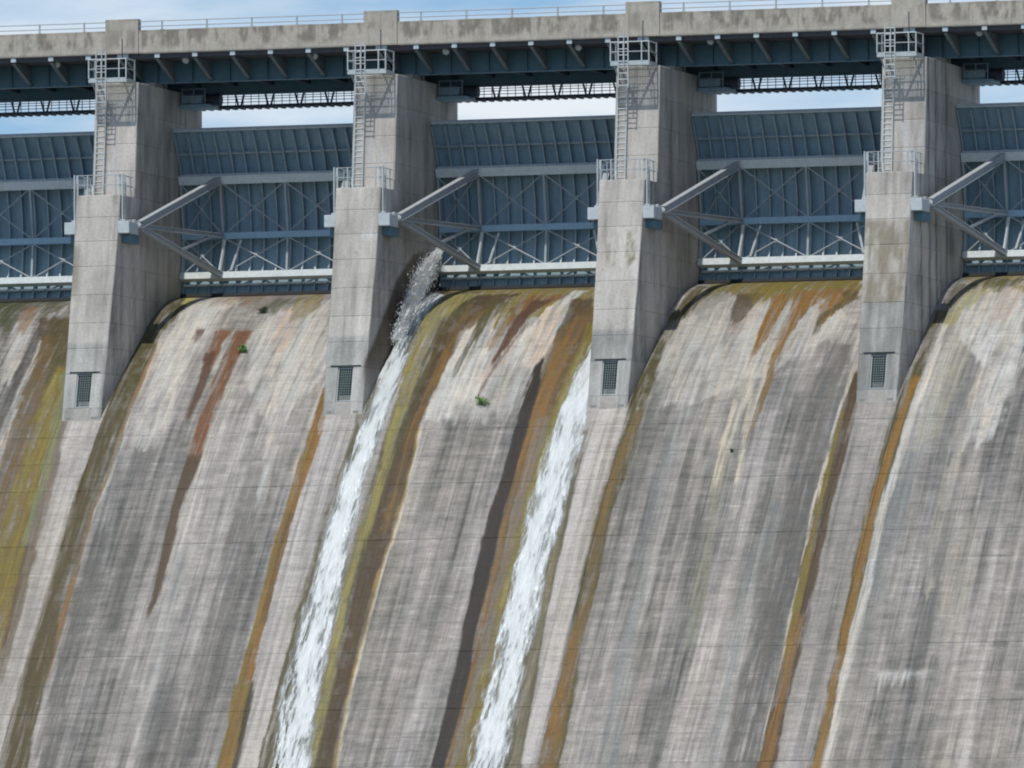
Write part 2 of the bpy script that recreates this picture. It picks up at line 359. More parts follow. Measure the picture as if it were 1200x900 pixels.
st(RUST, 1, .09, .12, (386, 276, 297), (400, 270, 289), (430, 257, 274), (460, 246, 262), (500, 231, 247), (530, 223, 239), (552, 217, 231))
st(BROWND, .95, .10, .12, (535, 221, 236), (560, 213, 227), (600, 200, 210), (650, 188, 199), (700, 178, 184), (724, 171, 174))
st(CREAM, .5, .06, .08, (440, 275, 279), (500, 249, 252), (560, 229, 232), (620, 209, 212), (700, 190, 192))
st(RUSTD, .85, .1, .2, (386, 232, 243), (396, 228, 236))
st(CREAM, .7, .1, .12, (450, 374, 380), (480, 366, 372), (519, 354, 358), (560, 341, 344))
st(ORANGE, 1, .09, .1, (455, 379, 382), (480, 371, 383), (519, 358, 374), (569, 342, 357), (619, 326, 340), (669, 312, 326), (719, 300, 314), (769, 286, 301), (800, 279, 296))
st(OLIVE, .6, .1, .1, (500, 366, 371), (569, 342, 348), (619, 326, 331), (700, 305, 310), (800, 279, 284))
st(BROWN, .7, .09, .1, (600, 338, 345), (700, 312, 319), (733, 304, 311))
st((125, 108, 62), 1, .08, .08, (801, 275, 297), (850, 266, 288), (900, 254, 277))
st(BLACK, .8, .08, .08, (801, 293, 299), (850, 283, 290), (900, 272, 279))
st(ORANGE, .6, .08, .08, (810, 280, 288), (900, 260, 268))
# bay between second and third piers
st(OLIVED, .95, .10, .12, (440, 424, 450), (500, 414, 428), (560, 394, 410), (600, 382, 400), (700, 352, 370), (800, 326, 345), (900, 301, 335))
st((150, 128, 84), .95, .10, .1, (500, 490, 495), (569, 474, 478), (619, 460, 464), (669, 444, 448), (719, 431, 435), (769, 418, 422), (819, 405, 409), (900, 390, 394))
st(CREAM, .8, .08, .08, (500, 494, 497), (519, 489, 492), (569, 477, 480), (619, 463, 466), (669, 447, 450), (719, 434, 437), (769, 421, 424), (819, 408, 411), (900, 393, 396))
st(BROWND, 1, .2, .2, (345, 560, 610), (365, 530, 570), (390, 512, 537), (420, 504, 527), (460, 486, 510), (500, 470, 492), (550, 450, 479), (619, 430, 460), (669, 420, 444), (719, 410, 431), (769, 398, 418), (819, 386, 405), (900, 370, 390))
st(BROWN, .9, .15, .2, (365, 545, 575), (390, 527, 545), (420, 516, 528), (460, 500, 508), (500, 482, 491), (550, 466, 478), (619, 448, 459))
st(ORANGE, .5, .1, .2, (410, 520, 530), (450, 504, 512), (500, 482, 490), (600, 452, 458))
st(OLIVED, .9, .15, .2, (342, 515, 570), (360, 505, 545), (380, 490, 530), (400, 480, 520), (450, 468, 496), (500, 455, 480), (600, 428, 444), (700, 396, 412), (800, 376, 393), (900, 350, 374))
st(OLIVEY, .95, .15, .2, (344, 530, 566), (358, 512, 536), (380, 490, 515), (400, 480, 502), (450, 468, 487), (500, 456, 470), (550, 446, 458), (600, 428, 440), (700, 398, 409), (800, 378, 389), (900, 354, 366))
st(OLIVED, .95, .10, .15, (350, 576, 600), (365, 570, 588), (385, 555, 567), (405, 546, 555), (430, 533, 541), (446, 526, 530))
st(RUSTD, .95, .10, .12, (352, 625, 650), (370, 606, 620), (390, 595, 606), (410, 584, 591), (425, 578, 580))
st(ORANGE, .6, .10, .15, (370, 590, 604), (390, 578, 590), (410, 570, 578))
st(GREYB, .75, .05, .08, (378, 617, 620), (410, 592, 596), (455, 563, 566), (470, 556, 558))
st(BROWND, .9, .15, .2, (350, 672, 694), (375, 660, 694), (400, 648, 694))
st(BROWN, 1, .15, .2, (358, 688, 700), (380, 664, 700), (400, 648, 696), (430, 632, 690), (460, 624, 682), (500, 612, 668), (550, 600, 650), (600, 588, 630), (700, 567, 612), (800, 545, 590), (900, 519, 570))
st(ORANGE, .8, .15, .2, (370, 675, 690), (400, 652, 675), (430, 640, 660), (460, 632, 650), (500, 620, 634), (550, 606, 616), (600, 591, 598), (700, 569, 575), (800, 545, 550), (900, 520, 526))
st((126, 116, 100), .95, .1, .12, (490, 630, 646), (550, 614, 628), (600, 600, 613), (650, 590, 600), (700, 577, 588), (800, 552, 563), (900, 528, 538))
st(OLIVE, 1, .1, .12, (380, 688, 700), (410, 676, 694), (430, 668, 690), (460, 656, 680), (500, 642, 662), (550, 626, 646), (600, 611, 630), (700, 586, 606), (800, 561, 580), (900, 534, 560))
st(OLIVEY, .6, .08, .1, (400, 683, 690), (460, 660, 668), (500, 645, 652), (600, 612, 617), (700, 588, 593), (800, 563, 568))
st(BLACK, 1, .12, .12, (418, 634, 638), (430, 627, 636), (460, 615, 630), (500, 603, 619), (550, 590, 605), (600, 572, 590), (650, 560, 579), (700, 550, 568), (733, 543, 559), (800, 529, 548), (850, 516, 535), (900, 505, 521))
st(OLIVED, .9, .1, .1, (505, 683, 690), (560, 668, 677), (600, 652, 668), (700, 628, 645), (800, 606, 628), (900, 575, 611))
st((128, 120, 92), .7, .1, .1, (600, 656, 664), (700, 636, 643), (800, 614, 624), (900, 598, 608))
# bay right of the third pier
st(OLIVED, 1, .12, .15, (335, 818, 845), (346, 806, 832), (360, 794, 815), (380, 780, 795), (400, 764, 783), (450, 746, 765), (500, 731, 752), (550, 714, 738), (600, 698, 717), (650, 688, 707), (700, 676, 696), (750, 663, 684), (800, 652, 676), (850, 640, 665), (900, 628, 656))
st((116, 94, 52), .8, .12, .15, (480, 742, 756), (600, 703, 713), (700, 682, 692), (800, 657, 672), (900, 634, 652))
st(ORANGE, .75, .12, .2, (740, 668, 682), (800, 654, 668), (850, 642, 658), (900, 630, 645))
st((176, 168, 160), .6, .1, .1, (600, 696, 699), (700, 674, 677), (800, 650, 653))
st(BROWND, .9, .15, .25, (344, 866, 900), (356, 860, 886), (370, 857, 874), (380, 857, 862))
st(OLIVE, .9, .2, .3, (330, 880, 1006), (345, 880, 1006), (352, 885, 940))
st(ORANGE, 1, .09, .12, (345, 904, 932), (360, 900, 920), (375, 895, 911), (390, 889, 903), (405, 884, 893), (418, 880, 883))
st(ORANGE, 1, .09, .12, (340, 935, 985), (352, 930, 962), (365, 925, 945), (380, 918, 934), (400, 909, 922), (418, 903, 912))
st((128, 104, 66), 1, .09, .12, (408, 905, 918), (420, 902, 911), (450, 894, 903), (480, 885, 892), (500, 879, 883), (526, 871, 873))
st(ORANGE, 1, .10, .15, (338, 970, 1006), (350, 966, 1003), (362, 960, 985), (372, 957, 972), (383, 956, 960))
st(OLIVED, .8, .1, .15, (340, 985, 1006), (350, 990, 1006), (372, 957, 966), (392, 953, 957))
st(CREAM, .8, .08, .1, (425, 1001, 1004), (460, 990, 993), (480, 982, 985), (527, 970, 973), (553, 963, 966), (600, 950, 954), (700, 930, 933), (800, 908, 911), (900, 886, 889))
st(BROWND, 1, .08, .1, (436, 1001, 1005), (460, 993, 1006), (480, 985, 1003), (527, 973, 992), (553, 966, 985), (600, 953, 974), (650, 942, 963), (700, 932, 953), (733, 925, 946), (800, 910, 929), (850, 899, 918), (900, 887, 907))
st(OLIVE, .9, .08, .1, (480, 985, 990), (553, 966, 972), (600, 954, 961), (700, 932, 941), (800, 911, 917))
st(ORANGE, .7, .08, .1, (720, 932, 942), (800, 914, 925), (900, 889, 902))
# bay right of the fourth pier
st(WHITE, .85, .12, .12, (380, 1104, 1112), (440, 1083, 1092), (500, 1060, 1070), (600, 1027, 1038), (700, 1006, 1018), (800, 982, 992), (900, 962, 972))
st(OLIVED, .9, .15, .2, (332, 1125, 1150), (345, 1112, 1132), (362, 1104, 1115))
st(OLIVED, 1, .1, .12, (362, 1098, 1112), (380, 1090, 1101), (400, 1081, 1094), (440, 1066, 1080), (480, 1050, 1066), (537, 1031, 1048), (600, 1012, 1028), (650, 1002, 1018), (700, 992, 1007), (750, 983, 995), (800, 971, 983), (850, 961, 974), (900, 950, 963))
st((140, 104, 50), .85, .08, .1, (440, 1072, 1079), (480, 1056, 1064), (600, 1016, 1027), (700, 995, 1006), (800, 973, 982), (900, 952, 961))
for _x, _l in ((1034, 22), (1040, 12), (1045, 9), (1050, 16), (1055, 8), (1060, 14), (1065, 9)): st(WHITE, .6, .06, .05, (789, _x-1.5, _x+2.5), (789+_l, _x-1.5-_l*.2, _x+.5-_l*.2))
st(WHITE, .6, .08, .08, (787, 1030, 1090), (791, 1030, 1088))
STW = []
for col, op, soft, wob, rows in ST:
    A = []
    for y, xl, xr in rows:
        a = on_face(xl, y); b = on_face(xr, y); A.append(((a[1]+b[1])/2, a[0], b[0]))
    A.sort(); STW.append((alb(*col), op, soft, wob, np.array(A)))
def face_colour(X, S, strip, seed=0):
    """base colour of the spillway face at (X, s)"""
    n1 = fbm(X*1.3, S*.07, 3, 4, .6); n2 = fbm(X*5.5, S*.16, 9, 3, .6); n3 = fbm(X*.33, S*.10, 21, 3); n4 = fbm(X*1.1, S*2.4, 31, 4, .6)
    n5 = fbm(X*.5, S*4.2, 41, 3, .6); n6 = fbm(X*2.2, S*.6, 55, 4, .6)
    n7 = fbm(X*13, S*.35, 57, 2)
    t = .52+(n1-.5)*.85+(n2-.5)*.6+(n3-.5)*.6+(n4-.5)*.26+(n5-.5)*.26+(n6-.5)*.35+(n7-.5)*.3
    ramp = np.array([(0, *alb(98, 97, 92)), (.3, *alb(130, 128, 122)), (.55, *alb(156, 151, 144)), (.8, *alb(177, 171, 163)), (1., *alb(199, 193, 184))])
    if strip: t = t*.5+.66*(X < 2.5*P)+.54*(X >= 2.5*P)-.26*(X > 2.5*P)*sstep(13.5, 17, S)-.20*sstep(.55, .7, fbm(X*4, S*.08, 59, 2))*sstep(14, 18, S)
    da = fbm(X*1.1, S*7.5, 161, 2, .5); t = t+.10*sstep(.60, .75, da)*sstep(.35, .6, n6)-.09*sstep(.40, .28, da)
    t = np.clip(t, 0, 1)
    C = np.stack([np.interp(t, ramp[:, 0], ramp[:, k]) for k in (1, 2, 3)], -1)
    hue = fbm(X*.6+9, S*.09, 77, 3)
    C = C*(1+(hue[..., None]-.5)*np.array([.07, .03, -.10]))
    wet = np.zeros_like(X)
    jag = fbm(X*1.5, S*1.3, 71, 4, .6)-.5; jag2 = fbm(X*4, S*.5, 73, 3, .6)-.5
    mott = fbm(X*7, S*.35, 83, 3, .6)
    mot2 = fbm(X*2.0, S*1.6, 85, 4, .6); strk = fbm(X*8, S*.16, 91, 3, .6)-.5; mot3 = fbm(X*13, S*.8, 87, 2); mot4 = fbm(X*3.5, S*.3, 89, 3)
    hole = fbm(X*2.8, S*.38, 121, 4, .62)
    for k, (col, op, soft, wob, A) in enumerate(STW):
        m = (S > A[0, 0]-.6) & (S < A[-1, 0]+.6)
        if not m.any(): continue
        s = S[m]; x = X[m]; xl = np.interp(s, A[:, 0], A[:, 1]); xr = np.interp(s, A[:, 0], A[:, 2])
        if x.max() < xl.min()-2 or x.min() > xr.max()+2: continue
        o = wob*(jag[m]*1.0+jag2[m]*1.3)*1.1+strk[m]*(.34 if wob > .13 else .24)
        a = sstep(-soft*.5, soft*.5, x+o-xl)*sstep(-soft*.5, soft*.5, xr-x-o*.8)
        e0 = A[0, 0]; e1 = A[-1, 0]
        jj = jag2[m]*2.2
        a = a*sstep(-.25, .25, s-e0+jj*wob*2)*sstep(-.4, .35, e1-s+jj*wob*3) if e1 < 43 else a*sstep(-.25, .25, s-e0+jj*wob*2)
        a = a*op*(1-.55*sstep(.55, .25, mott[m])*(wob > .11)*(col[1] > .05)-.22*sstep(.5, .3, mot2[m])*(wob > .13))
        a = a*(1-.45*sstep(.56, .68, hole[m])*(A[-1, 0]-A[0, 0] > 12)*(soft < .12))
        cv = col*(.55+.42*mott[m]+.22*mot2[m]+.30*mot3[m])[:, None]; cv = cv*(1+(mot4[m]-.5)[:, None]*np.array([.28, .06, -.22]))
        C[m] = C[m]*(1-a[:, None])+cv*a[:, None]
        if col[0] < .2: wet[m] = np.maximum(wet[m], a*.8)
    return C, wet

# ------------------------------------------------------------------ spillway
spill = thing('spillway', (2*P, -10, -30), 'long stained concrete spillway face curving down below all the gates', 'spillway')
JY = [372, 385, 414, 448, 480, 508, 540]
zj = [-5.62]
s_joint = [0.0]
for y in (385, 414, 448, 480, 508, 540): s_joint.append(on_face(285, y)[1])
ref = on_face(500, 797)[1]; step = (ref-on_face(500, 663)[1])/4
s0 = s_joint[-1]
n = round((ref-s0)/step); st_ = (ref-s0)/n
for k in range(1, n+4): s_joint.append(s0+k*st_)
s_joint = np.array(s_joint)
S_END = s_joint[-1]
S_PIER = float(s_at_y(-2.35))
BACK = .5
def s0_strong(q):
    k = int(np.argmin(np.abs(s_joint-q))); return q if k % 2 == 1 and k % 8 != 3 else q+1
def face_block(x0, x1, s0, s1, strip, proud=0.0):
    du = .075; dv = .075
    nu = max(3, int((x1-x0)/du)); nv = max(3, int((s1-s0)/dv))
    u = np.concatenate([[x0, x0+.018], np.linspace(x0, x1, nu)[1:-1], [x1-.018, x1]])
    v = np.concatenate([[s0, s0+.022], np.linspace(s0, s1, nv)[1:-1], [s1-.022, s1]])
    U, V = np.meshgrid(u, v, indexing='ij')
    yy, zz = yz_at_s(V); y2, z2 = yz_at_s(V+.05)
    ty = y2-yy; tz = z2-zz; ln = np.hypot(ty, tz)+1e-9
    ny = tz/ln; nz_ = -ty/ln                     # outward normal (towards -y, +z)
    d = proud+.012*(fbm(U*.9, V*.8, 5, 3)-.5)+.008*(vnoise(U*.2+x0, V*.7+s0, 8)-.5)
    edge = np.zeros_like(U); edge[0, :] = edge[-1, :] = 1; edge[:, 0] = edge[:, -1] = 1
    deep = lambda q: .022 if abs(q-s0_strong(q)) < .01 else .006
    d[0, :] -= .010; d[-1, :] -= .010; d[:, 0] -= deep(s0); d[:, -1] -= deep(s1)
    Y = yy+ny*d; Z = zz+nz_*d
    C, wt = face_colour(U, V, strip)
    # form-board lines and dirty joints
    dj = np.minimum(V-s0, s1-V)
    C = C*(1-((.34 if deep(s0) > .01 else .16)*np.exp(-(dj/.03)**2)*sstep(.45, .75, fbm(U*.8, V*0+s0, 61, 3)))[..., None])
    C = C+(.07*np.exp(-((V-s0-.10)/.06)**2)*sstep(.45, .75, fbm(U*.9, V*0+s0*3, 64, 3))*(C.mean(-1) > .2))[..., None]
    fr = ((V-s0)/.38) % 1.0
    C = C*(1-(.07*np.exp(-((fr-.5)/.10)**2)*sstep(.35, .6, fbm(U*.7, np.floor((V-s0)/.38)*3.1+s0, 66, 2)))[..., None])
    dx = np.minimum(U-x0, x1-U); C = C*(1-.10*np.exp(-(dx/.04)**2)*sstep(.3, .6, vnoise(V*.7, U*0, 63)))[..., None]
    nU, nV = U.shape
    me = grid_mesh('concrete_block', np.stack([U, Y, Z], -1).reshape(-1, 3), nU, nV, M_FACE, C.reshape(-1, 3), wt.ravel(), flip=False)
    o = link('concrete_block', me, spill); o.matrix_parent_inverse = Matrix.Translation((-2*P, 10, 30))
    return o
# middle joint of each bay (drifts a little from bay to bay)
mid = {-1: -7.3, 0: on_face(160, 810)[0], 1: on_face(487, 740)[0], 2: 2*P+7.9, 3: 3*P+7.0}
for j in range(-1, 4):
    xa = j*P+PW+.0; xb = (j+1)*P-PW
    for k in range(len(s_joint)-1):
        face_block(xa, mid[j], s_joint[k], s_joint[k+1], False)
        face_block(mid[j], xb, s_joint[k], s_joint[k+1], False)
for j in range(4):
    for k in range(len(s_joint)-1):
        if s_joint[k+1] < S_PIER-.5: continue
        face_block(j*P-PW, j*P+PW, s_joint[k], s_joint[k+1], True, .02)
# mass of the dam behind the blocks and the face below the frame
mb = MB()
prof = [(13.4, -5.1)]+[(float(a)+.12*0, float(b)-.16) for a, b in PF[::8] if a < 13.3 and b > -51.5 and a > -36]
prof = [(y+.08, z) for y, z in prof]
x0, x1 = -P+PW, 4*P-PW
vs = []; fs = []
for y, z in prof: vs += [(x0, y, z), (x1, y, z)]
for k in range(len(prof)-1): fs.append((2*k, 2*k+2, 2*k+3, 2*k+1))
nn = len(vs); yl, zl = prof[-1]
vs += [(x0, 13.4, zl), (x1, 13.4, zl)]
fs.append((nn-2, nn, nn+1, nn-1)); fs.append((nn, 0, 1, nn+1))
fs.append(tuple([2*k for k in range(len(prof))]+[nn])); fs.append(tuple([2*k+1 for k in range(len(prof))]+[nn+1])[::-1])
mb.add(vs, fs)
core = mb.build('dam_body', M_DECK, spill); core.matrix_parent_inverse = Matrix.Translation((-2*P, 10, 30))
ys, zs = yz_at_s(np.linspace(S_END+.01, PS[-1]-1, 40))
for j in range(-1, 4):
    xx = np.linspace(j*P+PW-2*PW*(j > -1), (j+1)*P-PW, 60); U, V = np.meshgrid(xx, np.linspace(S_END+.01, PS[-1]-1, 60), indexing='ij'); yy, zz = yz_at_s(V)
    C, wt = face_colour(U, V, False)
    me = grid_mesh('lower_face', np.stack([U, yy, zz], -1).reshape(-1, 3), 60, 60, M_FACE, C.reshape(-1, 3), wt.ravel())
    o = link('lower_face', me, spill); o.matrix_parent_inverse = Matrix.Translation((-2*P, 10, 30))

# ------------------------------------------------------------------ piers
def y_front(z):
    return float(np.interp(z, [-12.6, -7.0, -3.5, 0], [-2.75, -1.30, -.45, .12]))
def w_front(z): return float(np.interp(z, [-12.6, -4, 0], [1.08, 1.20, 1.25]))
def y_shaft(z): return 2.5+.62*z/6.25
LV = [-12.45, -11.52, -9.66, -8.3, -6.92, -5.4, -3.86, -2.5, -1.2, 0, 1.45, 2.92, 4.5, 6.24]
jet_l = [on_x(a, b, P+PW) for a, b in ((512, 288), (490, 300), (470, 330), (458, 365), (445, 400), (430, 440), (415, 480))]
jet_l = np.array([(q[1], q[2]) for q in jet_l])
def pier_colour(x, y, z, k, front, right):
    """x,y,z local to the pier"""
    a = np.where(front, x*1.0+k*13.3, y*.9+k*7.7+(3.1 if right else 50)); s = 10+k
    n1 = fbm(a*2.6, z*.16, s, 4, .6); n2 = fbm(a*.7, z*.35, s+5, 4, .6); n3 = fbm(a*6, z*1.2, s+9, 3, .6)
    lift = np.searchsorted(LV, z); ln = _hash(lift+0.0, lift*0+k+.0, 5)-.5
    t = .55+(n1-.5)*.95+(n2-.5)*.9+(n3-.5)*.25+ln*.22
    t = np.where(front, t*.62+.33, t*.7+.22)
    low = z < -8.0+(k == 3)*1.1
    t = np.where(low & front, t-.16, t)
    ramp = np.array([(0, *alb(118, 117, 111)), (.35, *alb(168, 165, 158)), (.6, *alb(203, 198, 190)), (.85, *alb(222, 217, 208)), (1, *alb(236, 231, 222))])
    t = np.clip(t, 0, 1); C = np.stack([np.interp(t, ramp[:, 0], ramp[:, c]) for c in (1, 2, 3)], -1)
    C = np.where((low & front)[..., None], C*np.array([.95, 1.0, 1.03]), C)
    def mixc(C, m, col): return C*(1-m[..., None])+np.array(col)*m[..., None]
    if k == 3:
        m = sstep(-6.98, -6.9, z)*sstep(-2.45, -2.6, z)*front*(.15+.85*sstep(.3, .65, fbm(x*3.5, z*.8, 91, 5, .62)))*.8; C = mixc(C, m, alb(146, 137, 116))
        for c in (1.7, 3.3, 4.6, 6.6): C = mixc(C, (~front)*right*.75*np.exp(-((y-c-.15*vnoise(z*.8, z*0, 7))/.13)**2), alb(70, 66, 58))
    if k == 2:
        m = front*(sstep(-4.9, -4.4, z)*sstep(-2.5, -2.75, z)*sstep(.42, .5, x)*sstep(1.05, .95, x)*.85+sstep(-5., -4.3, z)*sstep(-2.5, -3.2, z)*sstep(-.75, -.6, x)*sstep(.05, -.2, x)*.55)*sstep(.35, .62, fbm(x*3+2, z*1.3, 93, 4, .6))*.9
        C = mixc(C, np.clip(m, 0, 1), alb(128, 120, 82))
    if k == 1:
        m = front*sstep(-2.95, -2.5, z+.35*(n3-.5))*sstep(-2.44, -2.5, z)*sstep(.2, .4, x)*.9; C = mixc(C, np.clip(m, 0, 1), alb(225, 225, 222))
    if k == 0:
        m = front*sstep(-1.0, -.85, x-.2*n2+.1)*0+front*sstep(-.7, -.95, x)*sstep(-6., -5., z)*sstep(-2.4, -3, z)*.6*n2*1.6; C = mixc(C, np.clip(m, 0, 1), alb(120, 108, 80))
    # dark drips from the joints
    C = C*(1-.25*sstep(.6, .8, fbm(a*4, z*.22, s+30, 3, .5)))[..., None]
    # pale lime bloom below the platform
    m = front*sstep(.42, .66, fbm(a*3.2, z*.3, s+44, 3))*sstep(0, .8, z)*sstep(3.6, 2.2, z)*(.95 if k == 3 else .75); C = mixc(C, m, alb(216, 214, 210))
    wet = np.zeros_like(z)
    if right:
        d = z-zprof(y)                                  # height above the spillway at that point
        damp = sstep(1.6, 0, d+.9*(n2-.5))*(y > -2.4)*.45
        C = C*(1-damp[..., None]*np.array([.5, .45, .4])); wet = damp
        if k == 1:
            o = np.argsort(jet_l[:, 1]); yl = np.interp(z, jet_l[o, 1], jet_l[o, 0])
            m = sstep(-1.1, -.5, y-yl+.5*(n2-.5))*(z < -2.7)*sstep(-2.5, -3.2, z+.3*n3)*sstep(-11.5, -9, z)
            C = C*(1-m[..., None]*np.array([.80, .83, .86])); wet = np.maximum(wet, m)
    return C, wet
def pier_lift(z0, z1, k, parent, notch=False):
    up = z0 >= 0; GV = .02
    def path(z):
        if up: yf = y_shaft(z); w = PW-.005
        else: yf = y_front(z); w = w_front(z)
        ch = .05
        pts = [(-PW, 13.3), (-PW, yf+3.2), (-w, yf+ch), (-w+ch, yf)]
        if notch: pts += [(-.43, yf), (-.43, yf+.5), (.43, yf+.5), (.43, yf)]
        pts += [(w-ch, yf), (w, yf+ch), (PW, yf+3.2), (PW, 13.3)]
        return np.array(pts)
    def subd(pts, res):
        out = []; seg = []
        for i in range(len(pts)):
            a = pts[i]; b = pts[(i+1) % len(pts)]; n = res[i]
            for t in range(n): out.append(a+(b-a)*t/n); seg.append(i)
        return np.array(out), np.array(seg)
    pb = path(z0+1e-4); pt = path(z1-1e-4); L_ = len(pb)
    res = []
    for i in range(L_):
        a = pb[i]; b = pb[(i+1) % L_]; d = np.linalg.norm(b-a)
        res.append(max(1, int(d/(.13 if abs(a[1]-b[1]) < .3 else .22))) if i < L_-1 else 1)
    zz = [z0, z0+.03]+list(np.linspace(z0, z1, max(4, int((z1-z0)/.16)))[1:-1])+[z1-.03, z1]
    V = []; SG = None
    for z in zz:
        t = (z-z0)/(z1-z0); q, SG = subd(pb*(1-t)+pt*t, res)
        nx = np.roll(q, -1, 0)-np.roll(q, 1, 0); nl = np.linalg.norm(nx, axis=1)[:, None]+1e-9; nrm = np.stack([-nx[:, 1], nx[:, 0]], 1)/nl
        ins = GV if z in (z0, z1) else 0
        if z in (z0, z1) and not notch: q = q+nrm*ins
        V.append(np.concatenate([q, np.full((len(q), 1), z)], 1))
    V = np.array(V); nzv, npv = V.shape[:2]
    fs = []
    for a in range(nzv-1):
        for b in range(npv):
            c = (b+1) % npv; fs.append((a*npv+b, a*npv+c, (a+1)*npv+c, (a+1)*npv+b))
    fs.append(tuple(range(npv))[::-1]); fs.append(tuple((nzv-1)*npv+i for i in range(npv)))
    me = bpy.data.meshes.new('concrete_lift'); VV = V.reshape(-1, 3); me.from_pydata(VV.tolist(), [], fs)
    bm = bmesh.new(); bm.from_mesh(me); bmesh.ops.recalc_face_normals(bm, faces=bm.faces[:]); bm.to_mesh(me); bm.free()
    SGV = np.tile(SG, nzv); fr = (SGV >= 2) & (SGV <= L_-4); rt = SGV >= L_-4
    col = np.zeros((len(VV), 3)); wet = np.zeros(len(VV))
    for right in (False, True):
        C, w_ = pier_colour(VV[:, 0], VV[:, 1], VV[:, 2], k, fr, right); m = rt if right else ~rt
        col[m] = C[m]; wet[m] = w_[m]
    edge = np.isin(VV[:, 2], [z0, z1]); col[edge] *= .88
    me.materials.append(M_PIER); set_attr(me, col, wet)
    return link('concrete_lift', me, parent)
PIER_LABELS = ['leftmost of the four concrete piers, with rust streaks on the spillway to its right',
               'concrete pier with water spraying past its right side and white leaching on its nose',
               'concrete pier right of the two white water streams, olive patches on its nose',
               'concrete pier nearest the right edge with brownish stained nose panel']
def build_pier(k):
    t = thing('concrete_pier', (k*P, 0, 0), PIER_LABELS[k], 'pier', 'concrete piers between the spillway gates')
    for a, b in zip(LV[:-1], LV[1:]): pier_lift(a, b, k, t, notch=(a == -11.52))
    yf = y_front(-10.6)
    # grated window: dark back, frame and bars
    g = MB(); ya = y_front(-9.66); yb = y_front(-11.52)
    g.box(-.425, .425, yf+.36, yf+.40, -11.50, -9.68); w = g.build('window', M_VOID, t)
    f = MB()
    f.bar((-.40, yb+.10, -11.5), (-.40, ya+.10, -9.68), .04); f.bar((.40, yb+.10, -11.5), (.40, ya+.10, -9.68), .04)
    f.bar((-.375, ya+.10, -9.72), (.375, ya+.10, -9.72), .04); f.bar((-.375, yb+.10, -11.46), (.375, yb+.10, -11.46), .05); f.build('window_frame', M_GALV, w)
    b = MB()
    for i in range(1, 6):
        x = -.36+.72*i/6; b.bar((x, yb+.08, -11.43), (x, ya+.08, -9.75), .022)
    for i in range(1, 13):
        q = i/13; b.bar((-.36, yb+(ya-yb)*q+.06, -11.43+1.68*q), (.36, yb+(ya-yb)*q+.06, -11.43+1.68*q), .026)
    b.build('window_grate', M_GRATE, w)
    l = MB(); l.box(-.85, .85, ya-.035, ya+.3, -9.60, -9.55, .008); l.build('lintel_lip', M_VOID, t)
    s_ = MB(); yq = y_front(-12.0); s_.add([(-.42, yb-.03, -11.56), (.42, yb-.03, -11.56), (.42, yb-.26, -12.40), (-.42, yb-.26, -12.40), (-.42, yb+.3, -11.56), (.42, yb+.3, -11.56), (.42, yb+.2, -12.4), (-.42, yb+.2, -12.4)],
        [(0, 3, 2, 1), (4, 5, 6, 7), (0, 1, 5, 4), (3, 7, 6, 2), (1, 2, 6, 5), (0, 4, 7, 3)]); s_.build('window_sill', M_PARA, t)
    for sx in (-1, 1):
        h = MB(); h.box(sx*.75-.16, sx*.75+.16, y_front(-12.05)-.02, y_front(-12.05)+.3, -12.2, -11.98, .02); h.build('anchor_socket', M_DECK, t)
    # steel anchor beam that carries the gate trunnions, showing as a box on each side
    for sx in (-1, 1):
        a = MB(); x0, x1 = sorted((sx*1.19, sx*1.83))
        a.box(x0, x1, -.12, 1.35, -2.08, -1.44, .02); bo = a.build('anchor_beam', M_BOX, t)
        c = MB(); x0, x1 = sorted((sx*1.2, sx*1.7)); c.box(x0, x1, .45, 1.9, -2.56, -2.09, .03); c.build('beam_corbel', M_BRG, bo)
        h = MB(); h.tube([(sx*1.3, 1.5, -1.6), (sx*1.95, 1.5, -1.6)], .13, 10); h.build('trunnion_pin', M_GALV, bo)
        h = MB(); h.box(min(sx*1.23, sx*1.62), max(sx*1.23, sx*1.62), 1.36, 1.75, -1.95, -1.25, .03); h.build('trunnion_bracket', M_ARM, bo)
    cap = MB(); cap.box(-1.15, 1.15, 5.9, 7.3, 6.25, 6.452, .02); cap.build('bridge_seat', M_DECK, t)
    cap = MB(); cap.box(-1.15, 1.15, 7.6, 7.9, 6.25, 7.55, .02); cap.build('bearing_wall', M_DECK, t)
    return t
piers = [build_pier(k) for k in range(4)]

# ------------------------------------------------------------------ radial gates
TY, TZ, GR = 1.5, -1.6, 9.2
def gp(r, a, x=0): return (x, TY+r*math.cos(a), TZ+r*math.sin(a))
def ang(z, r): return math.asin((z-TZ)/r)
A0, A1 = ang(-4.86, GR), ang(4.08, GR)
HW = 6.07
def arcplate(mb, x0, x1, r0, r1, a0, a1, n=16):
    vs = []; fs = []
    for i in range(n+1):
        a = a0+(a1-a0)*i/n; vs += [gp(r0, a, x0), gp(r0, a, x1), gp(r1, a, x1), gp(r1, a, x0)]
    for i in range(n):
        b = 4*i
        for k in range(4): fs.append((b+k, b+(k+1) % 4, b+4+(k+1) % 4, b+4+k))
    fs.append((0, 3, 2, 1)); b = 4*n; fs.append((b, b+1, b+2, b+3)); return mb.add(vs, fs)
def girder(mb, ac, hh, r0, r1):
    """box girder square to the skin, centred on angle ac"""
    c = Vector(gp((r0+r1)/2, ac)); n = Vector((0, math.cos(ac), math.sin(ac))); u = Vector((0, -math.sin(ac), math.cos(ac)))
    w = (r1-r0)/2; vs = []
    for x in (-HW+.03, HW-.03):
        for i, j in ((-1, -1), (1, -1), (1, 1), (-1, 1)): vs.append(Vector((x, 0, 0))+Vector((0, c.y, c.z))+n*i*w+u*j*hh/2)
    return mb.add(vs, [(0, 1, 2, 3), (7, 6, 5, 4), (0, 4, 5, 1), (1, 5, 6, 2), (2, 6, 7, 3), (3, 7, 4, 0)])
